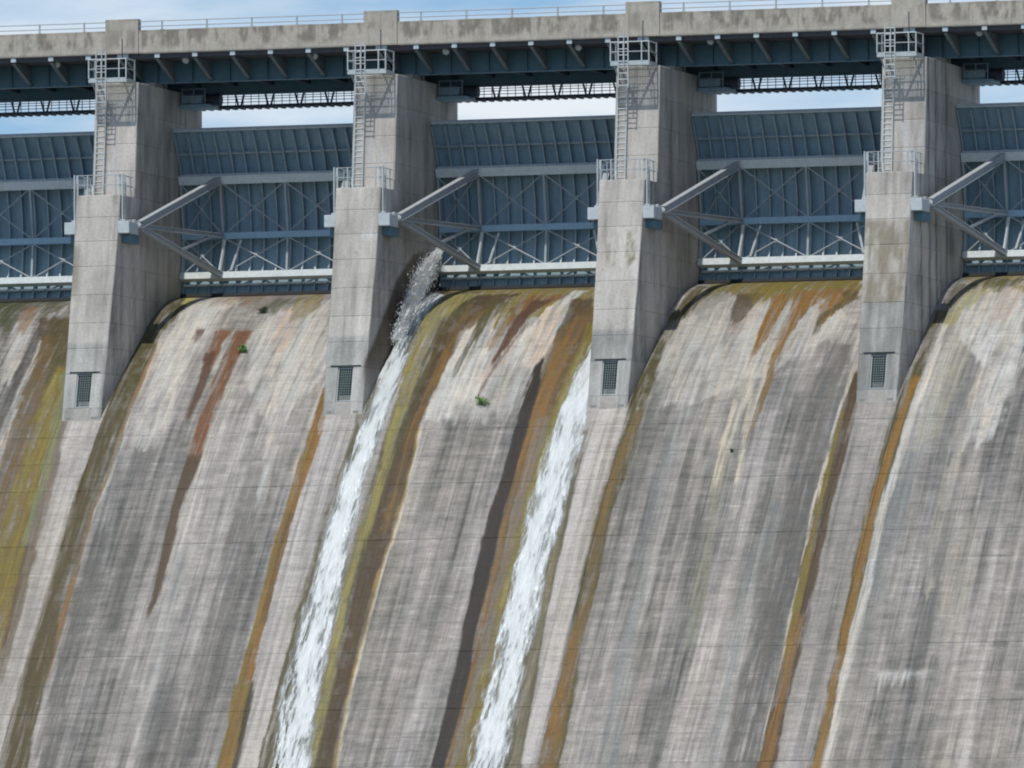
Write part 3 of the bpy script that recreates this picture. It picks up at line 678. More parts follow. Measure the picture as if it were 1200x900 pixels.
GATE_LABELS = ['blue-grey radial gate cut off by the left edge, left of the first pier',
               'blue-grey radial gate between the first and second piers, above the rust streaks',
               'blue-grey radial gate with water spraying out at its lower left corner',
               'blue-grey radial gate right of the third pier, above the orange streaks',
               'blue-grey radial gate cut off by the right edge of the photo']
def build_gate():
    t = thing('radial_gate', (-P/2, 0, 0), GATE_LABELS[0], 'dam gate', 'radial gates between the piers')
    m = MB(); arcplate(m, -HW, HW, GR, GR+.04, A0, A1, 28); m.build('skin_plate', M_SKIN, t)
    nr = 17; xs = [-HW+.06+(2*HW-.12)*i/(nr-1) for i in range(nr)]
    me = None
    for x in xs:
        if me is None:
            m = MB(); arcplate(m, -.02, .02, 8.86, GR-.003, A0+.01, A1-.008, 20); arcplate(m, -.035, .035, 8.82, 8.857, ang(-3.55, 8.84), A1-.004, 20)
            o = m.build('rib', M_RIB, t); me = o.data
            me.materials[0] = M_SKIN; me.materials.append(M_RIB)
            for p in me.polygons:
                if sum((Vector((0, me.vertices[v].co.y-TY, me.vertices[v].co.z-TZ))).length for v in p.vertices)/4 < 8.859: p.material_index = 1
        else: o = link('rib', me, t)
        o.location.x = x
    # horizontal stiffeners: one on the upper leaf, the top rim and pale strips added as sunlit dashes
    for z, r0, r1, h, mt in ((3.98, 8.80, GR+.05, .10, M_ARM), (2.85, 9.02, GR-.002, .07, M_SKIN), (-4.20, 8.95, GR-.002, .10, M_GIRD)):
        pass
    m = MB(); arcplate(m, -HW, HW, 9.0, GR+.06, ang(4.09, GR), ang(4.14, GR), 1); m.build('top_rim', M_GIRD, t)
    m = MB()
    for i in range(nr-1): arcplate(m, xs[i]+.022, xs[i+1]-.022, 8.95, GR-.002, ang(2.83, 9.1), ang(2.90, 9.1), 1)
    m.build('stiffener', M_RIB, t)
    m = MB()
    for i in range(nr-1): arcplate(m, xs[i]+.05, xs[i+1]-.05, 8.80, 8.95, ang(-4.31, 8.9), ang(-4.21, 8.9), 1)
    m.build('sunlit_dash_strip', M_BOX, t)  # added pale strips standing for sunlight on the skin below the girder
    m = MB(); arcplate(m, -HW, HW, 8.75, GR+.1, ang(-4.98, 9.0), ang(-4.80, 9.0), 1); m.build('bottom_seal', M_SEAL, t)
    gz = {}
    for nm, z, hh, mt, r0 in (('u', 1.43, .48, M_GIRD, 8.35), ('m', -1.60, .34, M_MGIRD, 8.35), ('l', -3.80, .36, M_GIRD, 8.25)):
        a = ang(z, 8.5); m = MB(); girder(m, a, hh, r0, 8.80); m.build('girder', mt, t); gz[nm] = a
    xa = 3.68; rf = 8.30
    # posts standing between the girders, and crossed rods
    for tier in (('u', 'm', .25, .19), ('m', 'l', .19, .20)):
        a1, a2 = gz[tier[0]], gz[tier[1]]
        d1 = tier[2]/8.4; d2 = tier[3]/8.4
        for x in (-HW+.12, -xa, 0, xa, HW-.12):
            m = MB(); m.bar(gp(8.42, a1-d1, x), gp(8.42, a2+d2, x), .12 if abs(x) != xa else .2, .12, up=(1, 0, 0)); m.build('post', M_RIB if abs(x) != xa else M_ARM, t)
        pairs = [(-HW+.2, -xa-.15), (-xa+.2, -.1), (.1, xa-.2), (xa+.15, HW-.2)]
        for i, (xl, xr) in enumerate(pairs):
            m = MB(); m.tube([gp(8.34, a1-d1, xl), gp(8.34, a2+d2, xr)], .038, 5); m.build('brace_rod', M_ROD, t)
            m = MB(); m.tube([gp(8.45, a1-d1, xr), gp(8.45, a2+d2, xl)], .038, 5); m.build('brace_rod', M_ROD, t)
            m = MB(); xm = (xl+xr)/2; am = (a1-d1+a2+d2)/2; m.bar(gp(8.39, am+.012, xm), gp(8.39, am-.012, xm), .22, .16, up=(0, 1, 0)); m.build('gusset', M_RIB, t)
    # little lit rib feet above the bottom girder
    m = MB()
    for x in xs[1:-1]: m.bar(gp(8.74, gz['l']+.022, x), gp(8.74, gz['l']+.055, x), .07, .07, up=(1, 0, 0))
    m.build('rib_feet', M_GIRD, t)
    # three arms on each side meeting at the trunnion
    for sx in (-1, 1):
        T = Vector((sx*5.58, TY, TZ))
        for nm, w, h in (('u', .34, .40), ('m', .26, .25), ('l', .26, .30)):
            E = Vector(gp(rf, gz[nm], sx*xa)); S_ = T+(E-T).normalized()*.25
            m = MB(); m.ibeam(S_, E, w, h, .045); m.build('arm', M_ARM, t)
        m = MB(); m.tube([T-Vector((.16, 0, 0)), T+Vector((.16, 0, 0))], .19, 12); m.build('trunnion_hub', M_ARM, t)
        El = Vector(gp(rf, gz['l'], sx*xa)); Em = Vector(gp(rf, gz['m'], sx*xa)); Eu = Vector(gp(rf, gz['u'], sx*xa))
        m = MB(); m.bar(T.lerp(El, .50), T.lerp(Em, .90), .14, .14); m.build('arm_strut', M_ARM, t)
        m = MB(); m.bar(Em+Vector((-sx*.1, 0, -.2)), El+Vector((sx*.05, -.1, .25)), .13, .13); m.build('arm_strut', M_GIRD, t)
        m = MB(); m.bar(Em+Vector((-sx*1.0, .1, -.25)), El+Vector((-sx*.55, 0, .25)), .09, .09); m.build('arm_strut', M_GIRD, t)
    return t
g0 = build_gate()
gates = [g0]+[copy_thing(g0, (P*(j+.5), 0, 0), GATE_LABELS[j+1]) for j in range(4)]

# ------------------------------------------------------------------ road bridge over the piers
XL, XR = -P+2.0, 4*P-2
bridge = thing('road_bridge', (1.5*P, 8, 7.8), 'long road bridge with weathered concrete parapet and blue-grey steel girders across the pier tops', 'bridge')
BI = Matrix.Translation((-1.5*P, -8, -7.8))
def bpart(mb, name, mat, parent=bridge):
    o = mb.build(name, mat, parent); o.matrix_parent_inverse = BI if parent is bridge else Matrix.Identity(4); return o
def concrete_panel(name, x0, x1, y0, y1, z0, z1):
    # a cast panel whose front face carries its own weathering
    nx = max(6, int((x1-x0)/.07)); nz_ = max(6, int((z1-z0)/.07)); u = np.linspace(0, 1, nx); w = np.linspace(0, 1, nz_)
    U, Wz = np.meshgrid(u, w, indexing='ij'); X = x0+(x1-x0)*U; Z = z0+(z1-z0)*Wz
    rim = ((U == 0) | (U == 1) | (Wz == 0) | (Wz == 1)); Y = y0+.012*rim
    V = np.stack([X, Y, Z], -1).reshape(-1, 3).tolist(); n = len(V); fs = []
    for i in range(nx-1):
        for j in range(nz_-1): a = i*nz_+j; fs.append((a, a+nz_, a+nz_+1, a+1))
    V += [[x0, y1, z0], [x1, y1, z0], [x1, y1, z1], [x0, y1, z1]]
    c = [0, (nx-1)*nz_, nx*nz_-1, nz_-1]
    fs += [(n+3, n+2, n+1, n), tuple([i*nz_ for i in range(nx)][::-1]+[n, n+1]), tuple([i*nz_+nz_-1 for i in range(nx)]+[n+2, n+3]), tuple(list(range(nz_))+[n+3, n]), tuple(list(range(c[1], c[2]+1))[::-1]+[n+1, n+2])]
    me = bpy.data.meshes.new(name); me.from_pydata(V, [], fs)
    bm = bmesh.new(); bm.from_mesh(me); bmesh.ops.recalc_face_normals(bm, faces=bm.faces[:]); bm.to_mesh(me); bm.free()
    A = np.array(V); x = A[:, 0]; z = A[:, 2]; h = z-7.88
    e = np.minimum(x-x0, x1-x)
    blot = fbm(x*2.6, z*1.0, 301, 4, .62); fine = fbm(x*9, z*3, 303, 3); big = fbm(x*.8, z*.3, 305, 2)
    d = sstep(.42, .60, blot*.75+big*.25)*sstep(.06, .28, e)*sstep(.12, .5, h)*sstep(1.45, 1.1, h)
    d = np.clip(d*(.55+.6*fine), 0, 1)
    if name == 'pilaster': d = d*.6
    C = alb(206, 199, 186)*(.80+.36*fbm(x*3, z*1.5, 307, 4))[:, None]*(1-.16*(fine[:, None]-.3))
    C = C*(1-d[:, None])+alb(146, 140, 129)*d[:, None]
    tp = sstep(.16, .0, (z1-z))*.5*(.4+vnoise(x*3, z*0, 309)); C = C*(1-tp[:, None])+alb(120, 104, 84)*tp[:, None]
    dr = sstep(.62, .75, fbm(x*6, z*.3, 311, 3)); C = C*(1-.15*dr[:, None])
    me.materials.append(M_PARG); set_attr(me, C, A[:, 0]*0)
    return link(name, me, bridge)
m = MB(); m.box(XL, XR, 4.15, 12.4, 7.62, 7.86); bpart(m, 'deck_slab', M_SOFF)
for k in range(-1, 4):
    xa, xb = k*P+.94, (k+1)*P-.94; n = 5
    for i in range(n):
        a = xa+(xb-xa)*i/n; b = xa+(xb-xa)*(i+1)/n
        o = concrete_panel('parapet_panel', a+.004, b-.004, 3.95+random.uniform(-.004, .004), 4.25, 7.88, 9.12+random.uniform(-.008, .008)); o.matrix_parent_inverse = BI
    m = MB(); m.box(xa-.9, xb+.9, 12.2, 12.45, 7.87, 9.1); bpart(m, 'far_parapet', M_PARA)
for k in range(4):
    o = concrete_panel('pilaster', k*P-.93, k*P+.93, 3.87, 4.35, 7.88, 9.72); o.matrix_parent_inverse = BI
    m = MB(); m.box(k*P+.02, k*P+.06, 3.83, 3.858, 7.7, 8.7); bpart(m, 'joint_strip', M_DARK)
for k in range(-1, 4):
    xa, xb = k*P+.06, (k+1)*P-.06
    for y, zb in ((6.8, 6.50), (10.6, 6.12)):
        m = MB(); m.box(xa, xb, y-.02, y+.02, zb, 7.60); web = bpart(m, 'girder_web', M_BRG)
        m = MB(); m.box(xa, xb, y-.20, y+.20, zb-.045, zb-.002); bpart(m, 'bottom_flange', M_BRG)
    bx = [.17]+[1.96+2.14*i for i in range(6)]+[P-.17]
    bm0 = None
    for i, x in enumerate(bx):
        if bm0 is None:
            m = MB(); m.add([(-.02, 4.16, 7.61), (-.02, 6.77, 7.61), (-.02, 6.77, 6.56), (-.02, 4.16, 7.52), (.02, 4.16, 7.61), (.02, 6.77, 7.61), (.02, 6.77, 6.56), (.02, 4.16, 7.52)],
                        [(0, 1, 2, 3), (7, 6, 5, 4), (0, 4, 5, 1), (1, 5, 6, 2), (2, 6, 7, 3), (3, 7, 4, 0)])
            m.bar((0, 4.10, 7.53), (0, 6.77, 6.53), .19, .03, up=(0, .37, .93))
            o = bpart(m, 'bracket', M_BRKT); bm0 = o.data
            m = MB(); m.box(-.14, .14, 4.02, 4.13, 7.62, 7.865); c = m.build('bracket_cap', M_CAP, o); cm0 = c.data
        else:
            o = link('bracket', bm0, bridge); o.matrix_parent_inverse = BI
            c = link('bracket_cap', cm0, o)
        o.location.x = k*P+x
    sm = None
    for i in range(len(bx)-1):
        for q in (.5,):
            x = bx[i]+(bx[i+1]-bx[i])*q
            if sm is None:
                m = MB(); m.box(-.015, .015, 6.60, 6.778, 6.51, 7.59); o = bpart(m, 'web_stiffener', M_BRG); sm = o.data
            else: o = link('web_stiffener', sm, bridge); o.matrix_parent_inverse = BI
            o.location.x = k*P+x
    for sx, x in ((1, xa+.9), (-1, xb-.9)):
        m = MB(); m.box(x-.05, x+.05, 6.60, 6.778, 6.51, 7.59); bpart(m, 'bearing_stiffener', M_BRG)
    # cross frames under the deck
    for i in range(1, 7):
        x = k*P+P*i/7; m = MB(); m.bar((x, 6.84, 6.62), (x, 10.56, 6.62), .12, .15); m.bar((x, 6.84, 6.7), (x, 8.5, 7.5), .08); m.bar((x, 10.56, 6.7), (x, 8.6, 7.5), .08); bpart(m, 'cross_frame', M_DARK)
# handrail on the parapet
hr = thing('bridge_handrail', (1.5*P, 4.1, 9.12), 'thin two-bar handrail running along the top of the bridge parapet', 'handrail')
HI = Matrix.Translation((-1.5*P, -4.1, -9.12))
pm = None
def rail_z(k): return 9.13
for k in range(-1, 4):
    xa, xb = k*P+.94, (k+1)*P-.94
    for z in (9.33, 9.60):
        m = MB(); m.tube([(xa, 4.1, z), (xb, 4.1, z)], .028, 6); o = m.build('rail', M_ARM, hr); o.matrix_parent_inverse = HI
    for i in range(5):
        x = xa+1.28+(xb-xa-2.56)*i/4
        if pm is None:
            m = MB(); m.bar((0, 4.1, 9.10), (0, 4.1, 9.63), .075, .075); m.box(-.09, .09, 4.02, 4.18, 9.125, 9.15); o = m.build('rail_post', M_ARM, hr); pm = o.data
        else: o = link('rail_post', pm, hr)
        o.matrix_parent_inverse = HI; o.location.x = x
# round lamps under the deck edge
LP = [(67, 75), (218, 70), (369, 65), (523, 60), (678, 55), (833, 48), (1148, 38)]
LL = ['small round lamp under the bridge edge left of the first pier', 'round lamp under the bridge edge, first to the right of the first pier', 'round lamp under the bridge edge just left of the second pier',
      'round lamp under the bridge edge, first to the right of the second pier', 'round lamp under the bridge edge just left of the third pier', 'round lamp under the bridge edge, only one between third and fourth piers', 'round lamp under the bridge edge right of the fourth pier']
lamp0 = None
for (px, py), lb in zip(LP, LL):
    c = on_y(px, py, 4.7)
    if lamp0 is None:
        lamp0 = thing('round_lamp', tuple(c), lb, 'lamp', 'round lamps under the bridge edge')
        m = MB(); m.tube([(0, .16, .05), (0, .05, .02), (0, -.06, -.02), (0, -.08, -.03)], .21, 16, [.5, .9, 1, .97]); m.build('lamp_housing', M_LAMPB, lamp0)
        m = MB(); m.tube([(0, -.075, -.028), (0, -.12, -.045), (0, -.15, -.055)], .18, 16, [1, .8, .4]); m.build('lamp_lens', M_LAMPG, lamp0)
        m = MB(); m.bar((0, .05, .1), (0, .05, 7.62-c[2]), .05); m.build('lamp_bracket', M_LAMPB, lamp0)
    else: copy_thing(lamp0, tuple(c), lb)

# ------------------------------------------------------------------ inspection walkway hung behind the bridge
WY = 11.9
WL = ['dark trussed walkway behind the bridge, cut off by the left edge', 'dark trussed walkway seen against the sky between first and second piers', 'dark trussed walkway seen against the sky between second and third piers',
      'dark trussed walkway seen against the sky between third and fourth piers', 'dark trussed walkway behind the bridge, cut off by the right edge']
w0 = thing('walkway', (-P, 0, 0), WL[0], 'walkway', 'walkways under the bridge behind the gates')
xa, xb = PW+.1, P-PW-.1
m = MB(); m.box(xa, xb, WY-.08, WY+.08, 6.24, 6.52); m.build('top_chord', M_DARK, w0)
m = MB(); m.box(xa, xb, WY-.10, WY+.10, 5.50, 5.63); m.build('bottom_chord', M_DARK, w0)
m = MB(); m.box(xa, xb, WY+.11, WY+.9, 5.50, 5.58); m.build('walkway_floor', M_DARK, w0)
for z in (5.83, 6.0, 6.13):
    m = MB(); m.tube([(xa, WY+.95, z+.04), (xb, WY+.95, z+.04)], .022, 5); m.build('walkway_rail', M_DARK, w0)
vm_ = None
for i in range(27):
    x = xa+(xb-xa)*(i+.5)/27
    if vm_ is None: m = MB(); m.bar((0, WY+.95, 5.58), (0, WY+.95, 6.3), .035); o = m.build('walkway_post', M_DARK, w0); vm_ = o.data
    else: o = link('walkway_post', vm_, w0)
    o.location.x = x
vt = None
for i in range(7):
    x = xa+(xb-xa)*(i+.5)/7
    if vt is None:
        m = MB(); m.bar((-.26, WY, 6.25), (-.09, WY, 5.62), .09); m.bar((.26, WY, 6.25), (.09, WY, 5.62), .09); o = m.build('truss_diagonal', M_DARK, w0); vt = o.data
    else: o = link('truss_diagonal', vt, w0)
    o.location.x = x
    m = None
for i in range(26):
    x = xa+(xb-xa)*(i+.5)/26
    if i == 0: m = MB(); m.box(-.08, .08, WY-.14, WY+.9, 5.44, 5.498); o = m.build('floor_beam', M_DARK, w0); vb = o.data
    else: o = link('floor_beam', vb, w0)
    o.location.x = x
for j in range(4): copy_thing(w0, (j*P, 0, 0), WL[j+1])
# gate hoists beside the piers
HLB = {(0, 1): 'blue-grey gate hoist on the bridge pier, right of the first pier top', (1, -1): 'gate hoist half hidden left of the second pier top', (1, 1): 'blue-grey gate hoist right of the second pier top',
       (2, -1): 'gate hoist half hidden left of the third pier top', (2, 1): 'blue-grey gate hoist right of the third pier top', (3, -1): 'gate hoist half hidden left of the fourth pier top', (3, 1): 'blue-grey gate hoist right of the fourth pier top',
       (0, -1): 'gate hoist half hidden left of the first pier top'}
def build_hoist(k, sx):
    t = thing('gate_hoist', (k*P, 10.4, 5.4), HLB[(k, sx)], 'gate hoist', 'gate hoists beside the pier tops')
    X = lambda a, b: (min(sx*a, sx*b), max(sx*a, sx*b))
    m = MB(); m.box(*X(1.23, 2.9), -.75, .9, -.05, .16, .02); m.build('hoist_base', M_SKIN, t)
    m = MB(); m.box(*X(1.24, 2.45), -.6, .6, .17, .72, .08); m.build('hoist_housing', M_SKIN, t)
    m = MB(); m.tube([(sx*2.5, 0, .42), (sx*3.35, 0, .42)], .33, 14); m.build('hoist_drum', M_DARK, t)
    m = MB(); m.box(*X(2.5, 2.85), .4, .8, .17, .95, .05); m.build('hoist_motor', M_DARK, t)
    m = MB()
    for x in (1.35, 2.0, 2.65): m.tube([(sx*x, -.66, .1), (sx*x, -.66, 1.0)], .025, 5)
    for z in (.6, .98): m.tube([(sx*1.3, -.66, z), (sx*2.7, -.66, z)], .022, 5)
    m.build('hoist_railing', M_ARM, t)
for k in range(4):
    for sx in (-1, 1): build_hoist(k, sx)

# ------------------------------------------------------------------ access platform, ladders and guard railing on each pier
def four(word):
    o = ['the pier nearest the left edge', 'the pier beside the spraying water', 'the third pier from the left', 'the pier nearest the right edge']
    return [word+' '+q for q in o]
PL = four('galvanised access platform high on')
p0 = thing('access_platform', (0, 0, 0), PL[0], 'platform', 'access platforms high on the piers')
PY0, PY1, PZ = 1.62, 3.08, 6.16
m = MB(); m.box(-1.08, 1.08, PY0, PY0+.04, PZ, PZ+.24); m.build('fascia', M_GALV, p0)
for sx in (-1, 1):
    m = MB(); m.box(min(sx*1.04, sx*1.08), max(sx*1.04, sx*1.08), PY0+.042, PY1, PZ, PZ+.20); m.build('side_channel', M_GALV, p0)
m = MB()
for i in range(24): x = -1.02+2.04*i/23; m.box(x-.022, x+.022, PY0+.045, PY1-.02, PZ+.12, PZ+.15)
for i in range(6): y = PY0+.1+(PY1-PY0-.2)*i/5; m.box(-1.03, 1.03, y-.01, y+.01, PZ+.10, PZ+.118)
m.build('floor_grating', M_ARM, p0)
for sx in (-1, 1):
    m = MB(); m.bar((sx*.98, PY1-.05, PZ+.05), (0, PY0+.06, PZ+.05), .11, .10); m.build('floor_brace', M_GALV, p0)
    m = MB(); m.bar((sx*.9, PY0+.1, PZ-.01), (sx*.9, y_shaft(5.2)-.02, 5.2), .06, .06); m.build('knee_brace', M_ARM, p0)
for x, y in ((-1.06, PY0), (-.35, PY0), (.66, PY0), (1.06, PY0), (-1.06, PY1-.5), (1.06, PY1-.1)):
    m = MB(); m.bar((x, y, PZ+.2), (x, y, PZ+1.24), .06, .06); m.build('railing_post', M_GALV, p0)
for z in (PZ+.72, PZ+1.24):
    m = MB(); m.tube([(-1.06, PY1-.06, z), (-1.06, PY0, z), (1.06, PY0, z), (1.06, PY1-.06, z)], .028, 6); m.build('railing_bar', M_ARM if z < PZ+1 else M_GALV, p0)
for k in range(1, 4): copy_thing(p0, (k*P, 0, 0), PL[k])

LDL = four('tall galvanised ladder down the front of')
l0 = thing('ladder', (-.77, 2.2, 0), LDL[0], 'ladder', 'ladders on the fronts of the piers')
def yl(z): return y_shaft(z)-.2-2.2
for sx in (-1, 1):
    m = MB(); m.bar((sx*.25, yl(0), .01), (sx*.25, yl(5.3), 5.3), .055, .09, up=(0, 1, 0)); m.build('stringer', M_GALV, l0)
    m = MB(); m.bar((sx*.27+.42, -.62, 5.0), (sx*.27+.42, -.62, 7.85), .055, .07, up=(0, 1, 0)); m.build('stringer', M_GALV, l0)
rm = None
for i in range(17):
    z = .3+.305*i
    if rm is None: m = MB(); m.tube([(-.25, 0, 0), (.25, 0, 0)], .024, 6); o = m.build('rung', M_GALV, l0); rm = o.data
    else: o = link('rung', rm, l0)
    o.location = (0, yl(z), z)
for i in range(9):
    o = link('rung', rm, l0); o.location = (.42, -.62, 5.1+.32*i)
m = MB(); m.tube([(.48, -.68, 5.9), (.48, -.68, 8.0)], .03, 6); m.build('grab_pole', M_GALV, l0)
for z in (1.6, 3.4):
    m = MB()
    for sx in (-1, 1): m.bar((sx*.25, yl(z)+.03, z), (sx*.25, yl(z)+.21, z), .05, .05)
    m.build('wall_bracket', M_ARM, l0)
for k in range(1, 4): copy_thing(l0, (k*P-.77, 2.2, 0), LDL[k])

GRL = four('guard railing round the lower nose top of')
q0 = thing('guard_railing', (0, 1, 0), GRL[0], 'railing', 'guard railings on the pier noses')
for x, y in ((-1.18, .22), (-.62, .22), (.95, .22), (1.18, .3), (-1.18, 1.3), (1.18, 1.0), (1.18, 1.9), (-1.18, 2.2)):
    m = MB(); m.bar((x, y-1, 0), (x, y-1, 1.07), .06, .06); m.build('railing_post', M_GALV, q0)
for z in (.55, 1.07):
    m = MB(); m.tube([(-1.18, 1.35, z), (-1.18, -.78, z), (1.18, -.78, z), (1.18, 1.3, z)], .025, 6); m.build('railing_bar', M_ROD, q0)
m = MB(); m.box(-.62, -.5, -.2, .0, .0, .62, .02); m.build('valve_stand', M_GIRD, q0)
m = MB(); m.tube([(-.75, -.3, .02), (-.75, -.3, .2), (-.62, -.3, .28)], .06, 8); m.build('vent_pipe', M_LAMPG, q0)
for k in range(1, 4): copy_thing(q0, (k*P, 1, 0), GRL[k])
for sx, word in ((-1, 'short side ladder on the left face of'), (1, 'short side ladder on the right face of')):
    SL = four(word); r0 = thing('side_ladder', (sx*1.36, .5, -1.3), SL[0], 'ladder', 'short ladders on the sides of the pier noses')
    for y in (-.3, .12):
        m = MB(); m.bar((0, y, -.08), (0, y, 2.42), .07, .07); m.build('stringer', M_GALV, r0)
    rm2 = None
    for i in range(7):
        if rm2 is None: m = MB(); m.tube([(0, -.28, 0), (0, .10, 0)], .022, 6); o = m.build('rung', M_GALV, r0); rm2 = o.data
        else: o = link('rung', rm2, r0)
        o.location.z = .15+.3*i
    m = MB(); m.box(-.16, .16, -.36, .2, -.1, -.02); m.build('base_plate', M_GALV, r0)
    for k in range(1, 4): copy_thing(r0, (k*P+sx*1.36, .5, -1.3), SL[k])

# ------------------------------------------------------------------ falling water
def water_mat(name, thin):
    m, nt, b = new_mat(name); N = nt.nodes.new; L = nt.links.new
    c = N('ShaderNodeAttribute'); c.attribute_name = 'stain'; w = N('ShaderNodeAttribute'); w.attribute_name = 'wet'
    L(c.outputs['Color'], b.inputs['Base Color']); b.inputs['Roughness'].default_value = .35; b.inputs['Specular IOR Level'].default_value = .5
    tr = N('ShaderNodeBsdfTransparent'); mx = N('ShaderNodeMixShader'); o = nt.nodes['Material Output']
    L(w.outputs['Fac'], mx.inputs['Fac']); L(tr.outputs[0], mx.inputs[1]); L(b.outputs[0], mx.inputs[2]); L(mx.outputs[0], o.inputs['Surface'])
    return m
M_WATER = water_mat('white_water', False)
def stream(name, label, rows, amp=.045, grow=.0):
    A = []
    for y, xl, xr in rows:
        a = on_face(xl, y); b = on_face(xr, y); A.append(((a[1]+b[1])/2, a[0], b[0]))
    A = np.array(sorted(A)); s = np.arange(A[0, 0], A[-1, 0], .055); nu = 110
    t = np.linspace(-.18, 1.18, nu); V, T = np.meshgrid(s, t, indexing='ij')
    xl = np.interp(V, A[:, 0], A[:, 1]); xr = np.interp(V, A[:, 0], A[:, 2]); X = xl+(xr-xl)*T
    yy, zz = yz_at_s(V); y2, z2 = yz_at_s(V+.05); ty = y2-yy; tz = z2-zz; ln = np.hypot(ty, tz); ny = tz/ln; nz_ = -ty/ln
    lean = X+.10*(vnoise(X*2, V*.8, 199)-.5)
    f = fbm(lean*8.5, V*1.1, 201, 5, .66); f2 = fbm(lean*2.4, V*.55, 211, 4, .6); f3 = fbm(lean*20, V*2.6, 221, 3, .6)
    e = np.minimum(T, 1-T)*(xr-xl)                       # metres from the edge
    jag = (fbm(X*5, V*.8, 231, 5, .7)-.5)*1.0
    body = sstep(-.20, .55, e+jag*.9)
    cov = np.clip(body*(.55+1.2*sstep(.30, .58, f*.4+f2*.6)-grow*sstep(24, 44, V)*sstep(.6, .35, f)*(.4+.6*sstep(.5, .1, T))), 0, 1)
    d = .03+amp*(f*1.0+f3*.3+f2*1.2)*body+.06*body
    C = np.empty(X.shape+(3,)); w = sstep(.34, .66, f*.35+f3*.25+f2*.40)
    C[:] = np.array([.46, .50, .49])*(1-w[..., None])+np.array([.65, .685, .68])*w[..., None]
    me = grid_mesh(name, np.stack([X, yy+ny*d, zz+nz_*d], -1).reshape(-1, 3), len(s), nu, M_WATER, C.reshape(-1, 3), cov.ravel(), flip=True)
    o = link(name, me); tag(o, label, 'water', None, 'stuff'); return o
stream('water_stream', 'white water stream pouring down from the spray beside the second pier',
       [(347, 503, 522), (356, 492, 512), (368, 480, 500), (380, 470, 492), (392, 464, 485), (420, 452, 478), (469, 435, 462), (519, 416, 445), (569, 399, 427), (619, 383, 414), (669, 368, 404), (719, 357, 394), (769, 343, 383), (819, 331, 373), (869, 323, 368), (925, 314, 362)], grow=.9)
stream('water_stream', 'wider white water stream emerging from behind the third pier nose',
       [(385, 700, 715), (403, 692, 710), (430, 678, 704), (453, 668, 699), (507, 648, 686), (553, 634, 674), (600, 618, 660), (650, 606, 646), (700, 596, 634), (733, 585, 628), (800, 571, 611), (867, 555, 598), (925, 543, 584)], grow=.5)
def spray_veil():
    ctr = np.array([(515, 294, 4), (508, 302, 9), (501, 313, 13), (495, 326, 15), (489, 340, 14), (482, 354, 12), (476, 369, 10), (469, 384, 9), (463, 398, 7)], float)
    obs = []
    for lay in range(4):
        n = 120; nu = 30; q = np.linspace(0, len(ctr)-1, n); k = np.arange(len(ctr))
        px = np.interp(q, k, ctr[:, 0]); py = np.interp(q, k, ctr[:, 1]); hw = np.interp(q, k, ctr[:, 2]); V = []
        T = np.linspace(-1.1, 1.1, nu)
        for i in range(n):
            for t in T:
                c = on_x(px[i]+t*hw[i]+2, py[i]-abs(t)*2, P+1.35+.2*lay+.18*float(vnoise(i*.15, t*3+lay*9, 5)))
                V.append(c)
        V = np.array(V); A, B = np.meshgrid(q, T, indexing='ij')
        f = fbm(B*7+lay*5, A*2.2, 401+lay, 5, .7); g = fbm(B*16, A*7, 405+lay, 3, .7)
        al = sstep(1.1, .1, np.abs(B+.12*(f-.5)))*(.30+.70*sstep(.34, .66, f*.6+g*.4))*.78*sstep(-.1, .4, A)
        C = np.array([.90, .92, .93])+(.06*g)[..., None]
        me = grid_mesh('spray_veil', V, n, nu, M_WATER, C.reshape(-1, 3), al.ravel()); obs.append(me)
    return obs
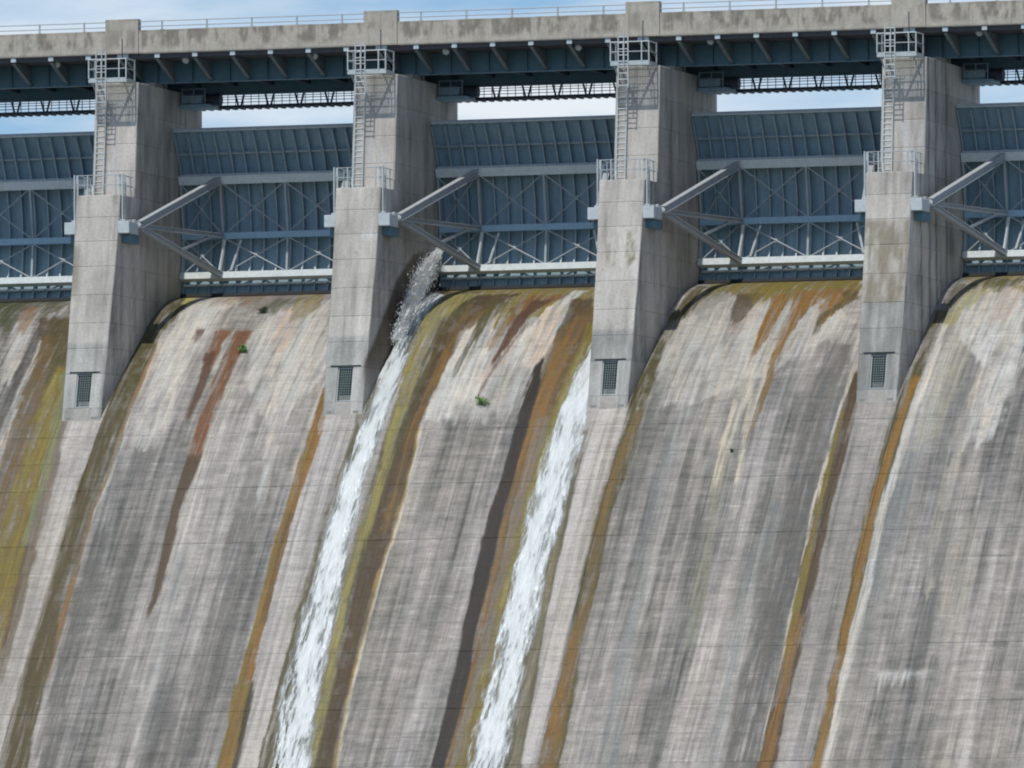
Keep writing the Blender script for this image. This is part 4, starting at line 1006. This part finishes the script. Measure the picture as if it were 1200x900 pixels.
def droplets(name, label, n):
    """spray thrown off the lower left corner of the gate: small faceted drops along falling paths"""
    ctr = np.array([(514, 295, 4), (507, 303, 9), (500, 314, 13), (494, 327, 15), (488, 341, 14), (481, 355, 12), (475, 369, 10), (468, 384, 9), (462, 398, 7)], float)
    vs = []; fs = []
    for i in range(n):
        q = random.random()**1.15*(len(ctr)-1.001); a = int(q); f = q-a; px, py, hw = ctr[a]*(1-f)+ctr[a+1]*f
        g = random.gauss(0, .5)
        if abs(g) > 1.5: continue
        px += g*hw*1.0+(2 if a > 2 else 0); py += random.gauss(0, 3)
        x = P+1.32+random.random()*.6+.5*max(0, g)
        c = on_x(px, py, x)
        sz = random.choice((.008, .010, .012, .015, .022))
        st_ = 1.6+random.random()*2.4
        o = len(vs); dy = -.35*sz*st_
        vs += [(c[0]-sz, c[1], c[2]), (c[0]+sz, c[1], c[2]), (c[0], c[1]-sz, c[2]), (c[0], c[1]+sz, c[2]), (c[0], c[1]-dy, c[2]+sz*st_), (c[0], c[1]+dy, c[2]-sz*st_)]
        fs += [(o+a_, o+b_, o+c_) for a_, b_, c_ in ((0, 2, 4), (2, 1, 4), (1, 3, 4), (3, 0, 4), (2, 0, 5), (1, 2, 5), (3, 1, 5), (0, 3, 5))]
    me = bpy.data.meshes.new(name); me.from_pydata([tuple(map(float, v)) for v in vs], [], fs); me.materials.append(M_SPRAY)
    o = link(name, me); tag(o, label, 'water', None, 'stuff'); return o
_veils = spray_veil()
M_SPRAY = painted('spray_drops', (.85, .88, .9), .4)
droplets('water_spray', 'jet of white spray arching from the gate corner down beside the second pier', 4200)

_sp = [o for o in bpy.data.objects if o.name.startswith('water_spray')][0]
for me in _veils:
    link('spray_veil', me, _sp)

# ------------------------------------------------------------------ small plants rooted in the joints
def shrub(px, py, size, label, mat, n=260):
    X, s = on_face(px, py+size*22*.45); y, z = yz_at_s(s)
    t = thing('shrub', (float(X), float(y), float(z)), label, 'shrub', None)
    st_ = MB(); rnd = random.Random(int(px))
    tips = []
    for i in range(9):
        a = rnd.uniform(-1.2, 1.2); l = size*rnd.uniform(.5, .9); e = Vector((math.sin(a)*l*.7, -.35*size*rnd.uniform(.5, 1.4), math.cos(a)*l*.65+.05))
        st_.tube([(0, 0, 0), e*.5+Vector((0, -.03, -.02)), e], .012, 4, [1, .8, .4]); tips.append(e)
    st_.build('stems', M_ARM, t)
    lv = MB()
    for i in range(n):
        e = rnd.choice(tips)*rnd.uniform(.35, 1.1)+Vector([rnd.gauss(0, size*.13) for _ in range(3)])
        d = Vector([rnd.gauss(0, 1) for _ in range(3)]).normalized(); s2 = Vector([rnd.gauss(0, 1) for _ in range(3)]).cross(d).normalized(); L2 = .11*rnd.uniform(.6, 1.3)
        lv.add([e-d*L2*.5, e+s2*L2*.28, e+d*L2*.5, e-s2*L2*.28], [(0, 1, 2, 3)])
    lf = lv.build('leaves', mat, t); return t
shrub(565, 468, .60, 'bright green shrub growing alone on the spillway between the two water streams', M_LEAF)
shrub(285, 407, .48, 'small green shrub on the spillway joint beside the rust streaks', M_LEAF)
shrub(309, 362, .42, 'dull green tuft just below the gate between the first two piers', M_LEAFD, 200)
shrub(857, 528, .16, 'tiny olive tuft on the joint below the right-hand orange streaks', M_LEAFD, 60)

# ------------------------------------------------------------------ river far below
m = MB(); m.box(-900, 900, -1500, -20, -52, -51); o = m.build('river', M_RIVER); tag(o, kind='structure')
